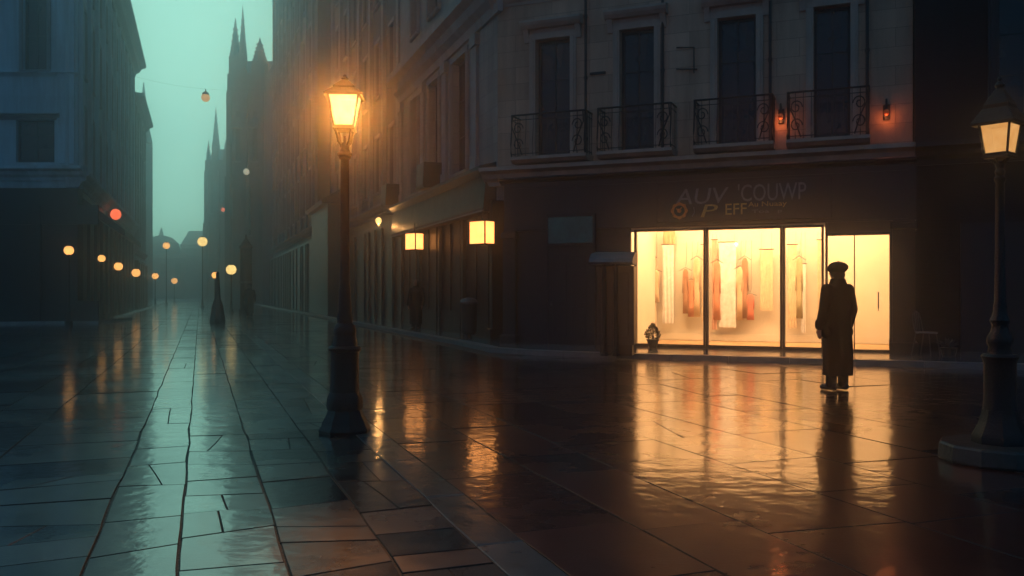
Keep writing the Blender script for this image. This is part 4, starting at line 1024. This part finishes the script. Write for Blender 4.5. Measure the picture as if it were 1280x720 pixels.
def person(label, loc, rz, voxel=.009, hgt=1.77, stride=.0, bag=False, hat='beret', coat_len=.21, group=None):
    """standing figure facing +y in its own frame, in a long coat"""
    k = hgt/1.77
    t = thing("person", label, "person", loc, rz, group); t.scale = (k, k, k)
    s = stride
    b = BM()
    # pelvis, trunk, neck
    ell(b, (0, 0, .98), (.165, .115, .12)); ell(b, (0, .0, 1.14), (.15, .105, .16)); ell(b, (0, .0, 1.30), (.175, .115, .16)); ell(b, (0, -.015, 1.42), (.165, .085, .07))
    cone(b, (0, -.015, 1.44), (0, .012, 1.56), .06, .055)
    for sd in (-1, 1):
        st = s*sd
        hip = (sd*.09, 0, .95); kn = (sd*.10, .05*abs(s)*2+st*.5, .51); an = (sd*.105, st, .09+abs(min(0, st))*.25)
        chain(b, [hip, kn, an], [.088, .06, .042]); cone(b, an, (sd*.115, st+.13, .04+abs(min(0, st))*.15), .045, .036); cone(b, (sd*.105, st-.05, .045+abs(min(0, st))*.3), (sd*.115, st+.1, .035), .036, .032)
        sh = (sd*.185, -.015, 1.42); el_ = (sd*.255, -.03-st*.3, 1.13); wr = (sd*.265, .05-st*.4, .88)
        chain(b, [sh, el_, wr], [.058, .044, .03]); hand(b, wr, (0, .12, -1), -sd)
    # head: skull, jaw, nose, lips, brow, ears
    ell(b, (0, .015, 1.675), (.075, .095, .10)); ell(b, (0, .045, 1.61), (.055, .06, .06)); ell(b, (0, .07, 1.59), (.032, .03, .028))
    cone(b, (0, .105, 1.675), (0, .128, 1.64), .012, .016); ell(b, (0, .098, 1.603), (.026, .014, .008)); ell(b, (0, .096, 1.592), (.022, .013, .008))
    for sd in (-1, 1):
        ell(b, (sd*.032, .094, 1.672), (.016, .010, .011)); ell(b, (sd*.032, .098, 1.692), (.024, .012, .008)); ell(b, (sd*.08, .0, 1.66), (.012, .022, .032)); ell(b, (sd*.045, .075, 1.635), (.022, .022, .02))
    obj("body", fuse(b, voxel, 3), M['skin'], t, True)
    # trousers and shoes
    b = BM()
    for sd in (-1, 1):
        st = s*sd; chain(b, [(sd*.092, 0, .93), (sd*.10, .05*abs(s)*2+st*.5, .51), (sd*.107, st-.01, .09+abs(min(0, st))*.25)], [.105, .083, .072])
    ell(b, (0, 0, .95), (.18, .13, .12)); obj("trousers", fuse(b, voxel*1.3, 3), M['cloth'], t, True)
    for sd in (-1, 1):
        st = s*sd; up_ = abs(min(0, st)); b = BM(); cone(b, (sd*.107, st-.055, .05+up_*.35), (sd*.118, st+.15, .042), .05, .043); cone(b, (sd*.107, st-.03, .11+up_*.3), (sd*.11, st+.05, .07), .055, .045)
        for v in b.verts: v.co.z = max(v.co.z, .002)
        obj("shoe", fuse(b, voxel*1.2, 3), M['leather'], t, True)
    # long coat with sleeves, collar and lapels
    b = BM()
    loft(b, [(.01, -.01, coat_len, .215, .165), (.01, -.01, .6, .222, .165), (0, -.005, .85, .218, .158), (0, 0, 1.05, .205, .145), (0, 0, 1.2, .215, .148), (0, -.005, 1.34, .232, .142), (0, -.015, 1.43, .215, .118), (0, -.015, 1.485, .13, .095), (0, -.01, 1.52, .085, .08)], 48, .085, 1.25)
    for sd in (-1, 1):
        st = s*sd; chain(b, [(sd*.195, -.015, 1.415), (sd*.265, -.03-st*.3, 1.13), (sd*.272, .045-st*.4, .91)], [.082, .07, .056])
        cone(b, (sd*.272, .045-st*.4, .95), (sd*.272, .05-st*.42, .90), .062, .06); ell(b, (sd*.2, -.005, .82), (.05, .09, .10))
    loft(b, [(0, -.02, 1.43, .175, .115), (0, -.02, 1.49, .135, .108), (0, -.022, 1.565, .098, .098)], 24)
    obj("coat", fuse(b, voxel*1.35, 3), M['coat'], t, True)
    b = BM(); ell(b, (0, -.012, 1.665), (.096, .10, .105)); ell(b, (0, -.04, 1.62), (.094, .072, .08)); ell(b, (0, -.045, 1.575), (.082, .062, .06)); obj("hair", fuse(b, voxel, 2), M['hair'], t, True)
    if hat:
        b = BM(); ell(b, (.01, -.015, 1.722), (.132, .142, .082)); ell(b, (-.012, -.01, 1.70), (.126, .136, .07)); ell(b, (0, -.005, 1.668), (.106, .118, .05)); ell(b, (.0, .12, 1.675), (.06, .035, .010)); ell(b, (0.01, -.02, 1.803), (.014, .014, .01))
        obj("cap", fuse(b, voxel, 3), M['coat'], t, True)
    return t
person("person in a flat cap and long dark coat standing before the lit shop window", at(1046, 12.55), R(24), .0075, 1.80)
person("dark-coated person walking by the tall pillar in the hazy street", at(312, 49), R(20), .012, 1.83, stride=.17)
person("dark-coated person standing under the smaller box lantern on the sidewalk", at(520, 30.0, z=.1), R(160), .012, 1.72, hat=None)

# ================================================================== AIR, SKY, LIGHT
b = BM(); box(b, -152, 152, -62, 228, -1.0, 44)
hz = tag(obj("haze", b, []), kind="stuff")
hm = bpy.data.materials.new("haze_air"); hm.use_nodes = True; n, l = hm.node_tree.nodes, hm.node_tree.links
n.remove(n["Principled BSDF"]); pv = n.new("ShaderNodeVolumePrincipled"); pv.inputs["Color"].default_value = (.88, .94, 1.0, 1)
pv.inputs["Density"].default_value = .0074; pv.inputs["Anisotropy"].default_value = .93
l.new(pv.outputs[0], n["Material Output"].inputs["Volume"]); hz.data.materials.append(hm)

w = bpy.data.worlds.new("World"); sc.world = w; w.use_nodes = True; n, l = w.node_tree.nodes, w.node_tree.links
SUN_EL = R(9); saz = math.atan2(U.x, U.y)              # the last light is down the street
sky = n.new("ShaderNodeTexSky"); sky.sky_type = 'NISHITA'; sky.sun_disc = False; sky.sun_elevation = SUN_EL; sky.sun_rotation = saz
sky.dust_density = 4; sky.air_density = 1.5
bw = n.new("ShaderNodeRGBToBW"); l.new(sky.outputs[0], bw.inputs[0])
# overcast dusk: the cloud cover turns the sky's light grey-green, brightest down the street
tc = n.new("ShaderNodeTexCoord"); dt = n.new("ShaderNodeVectorMath"); dt.operation = 'DOT_PRODUCT'
gd = (U*math.cos(R(5))+Vector((0, 0, math.sin(R(5))))).normalized(); dt.inputs[1].default_value = gd
l.new(tc.outputs["Generated"], dt.inputs[0])
rp = n.new("ShaderNodeValToRGB"); e = rp.color_ramp.elements
e[0].position = .0; e[0].color = (.022, .066, .120, 1); e[1].position = 1; e[1].color = (.232, .505, .36, 1)
x = e.new(.55); x.color = (.028, .105, .165, 1); x = e.new(.82); x.color = (.12, .32, .38, 1)
l.new(dt.outputs["Value"], rp.inputs[0])
cl = n.new("ShaderNodeTexNoise"); cl.inputs["Scale"].default_value = 2.5; cl.inputs["Detail"].default_value = 5; l.new(tc.outputs["Generated"], cl.inputs["Vector"])
cr = n.new("ShaderNodeMapRange"); cr.inputs[3].default_value = .86; cr.inputs[4].default_value = 1.1; l.new(cl.outputs["Fac"], cr.inputs[0])
m1_ = n.new("ShaderNodeMix"); m1_.data_type = 'RGBA'; m1_.blend_type = 'MULTIPLY'; m1_.inputs[0].default_value = 1
l.new(rp.outputs[0], m1_.inputs[6]); l.new(cr.outputs[0], m1_.inputs[7])
bg2 = n.new("ShaderNodeBackground"); bg2.inputs[1].default_value = 1.9; l.new(m1_.outputs[2], bg2.inputs[0])
tn = n.new("ShaderNodeMix"); tn.data_type = 'RGBA'; tn.blend_type = 'MULTIPLY'; tn.inputs[0].default_value = 1; tn.inputs[7].default_value = (.55, .9, .7, 1)
l.new(bw.outputs[0], tn.inputs[6]); bg = n["Background"]; l.new(tn.outputs[2], bg.inputs[0]); bg.inputs[1].default_value = .008
ad = n.new("ShaderNodeAddShader"); l.new(bg.outputs[0], ad.inputs[0]); l.new(bg2.outputs[0], ad.inputs[1]); l.new(ad.outputs[0], n["World Output"].inputs[0])
sd = bpy.data.lights.new("sun", 'SUN'); sd.energy = .015; sd.angle = R(20); sd.color = (.7, 1.0, .9)
so = bpy.data.objects.new("sun", sd); COL.objects.link(so)
so.rotation_euler = (-(U*math.cos(R(22))+Vector((0, 0, math.sin(R(22)))))).to_track_quat('-Z', 'Y').to_euler()

sc.view_settings.view_transform = 'Standard'; sc.view_settings.look = 'None'; sc.view_settings.exposure = -.12; sc.view_settings.gamma = 1
sc.render.engine = 'CYCLES'
c = sc.cycles
c.max_bounces = 6; c.diffuse_bounces = 2; c.glossy_bounces = 3; c.transmission_bounces = 4; c.transparent_max_bounces = 12; c.volume_bounces = 2
c.caustics_reflective = False; c.caustics_refractive = False; c.sample_clamp_indirect = 4
c.use_denoising = True
try: c.denoiser = 'OPENIMAGEDENOISE'
except Exception: pass
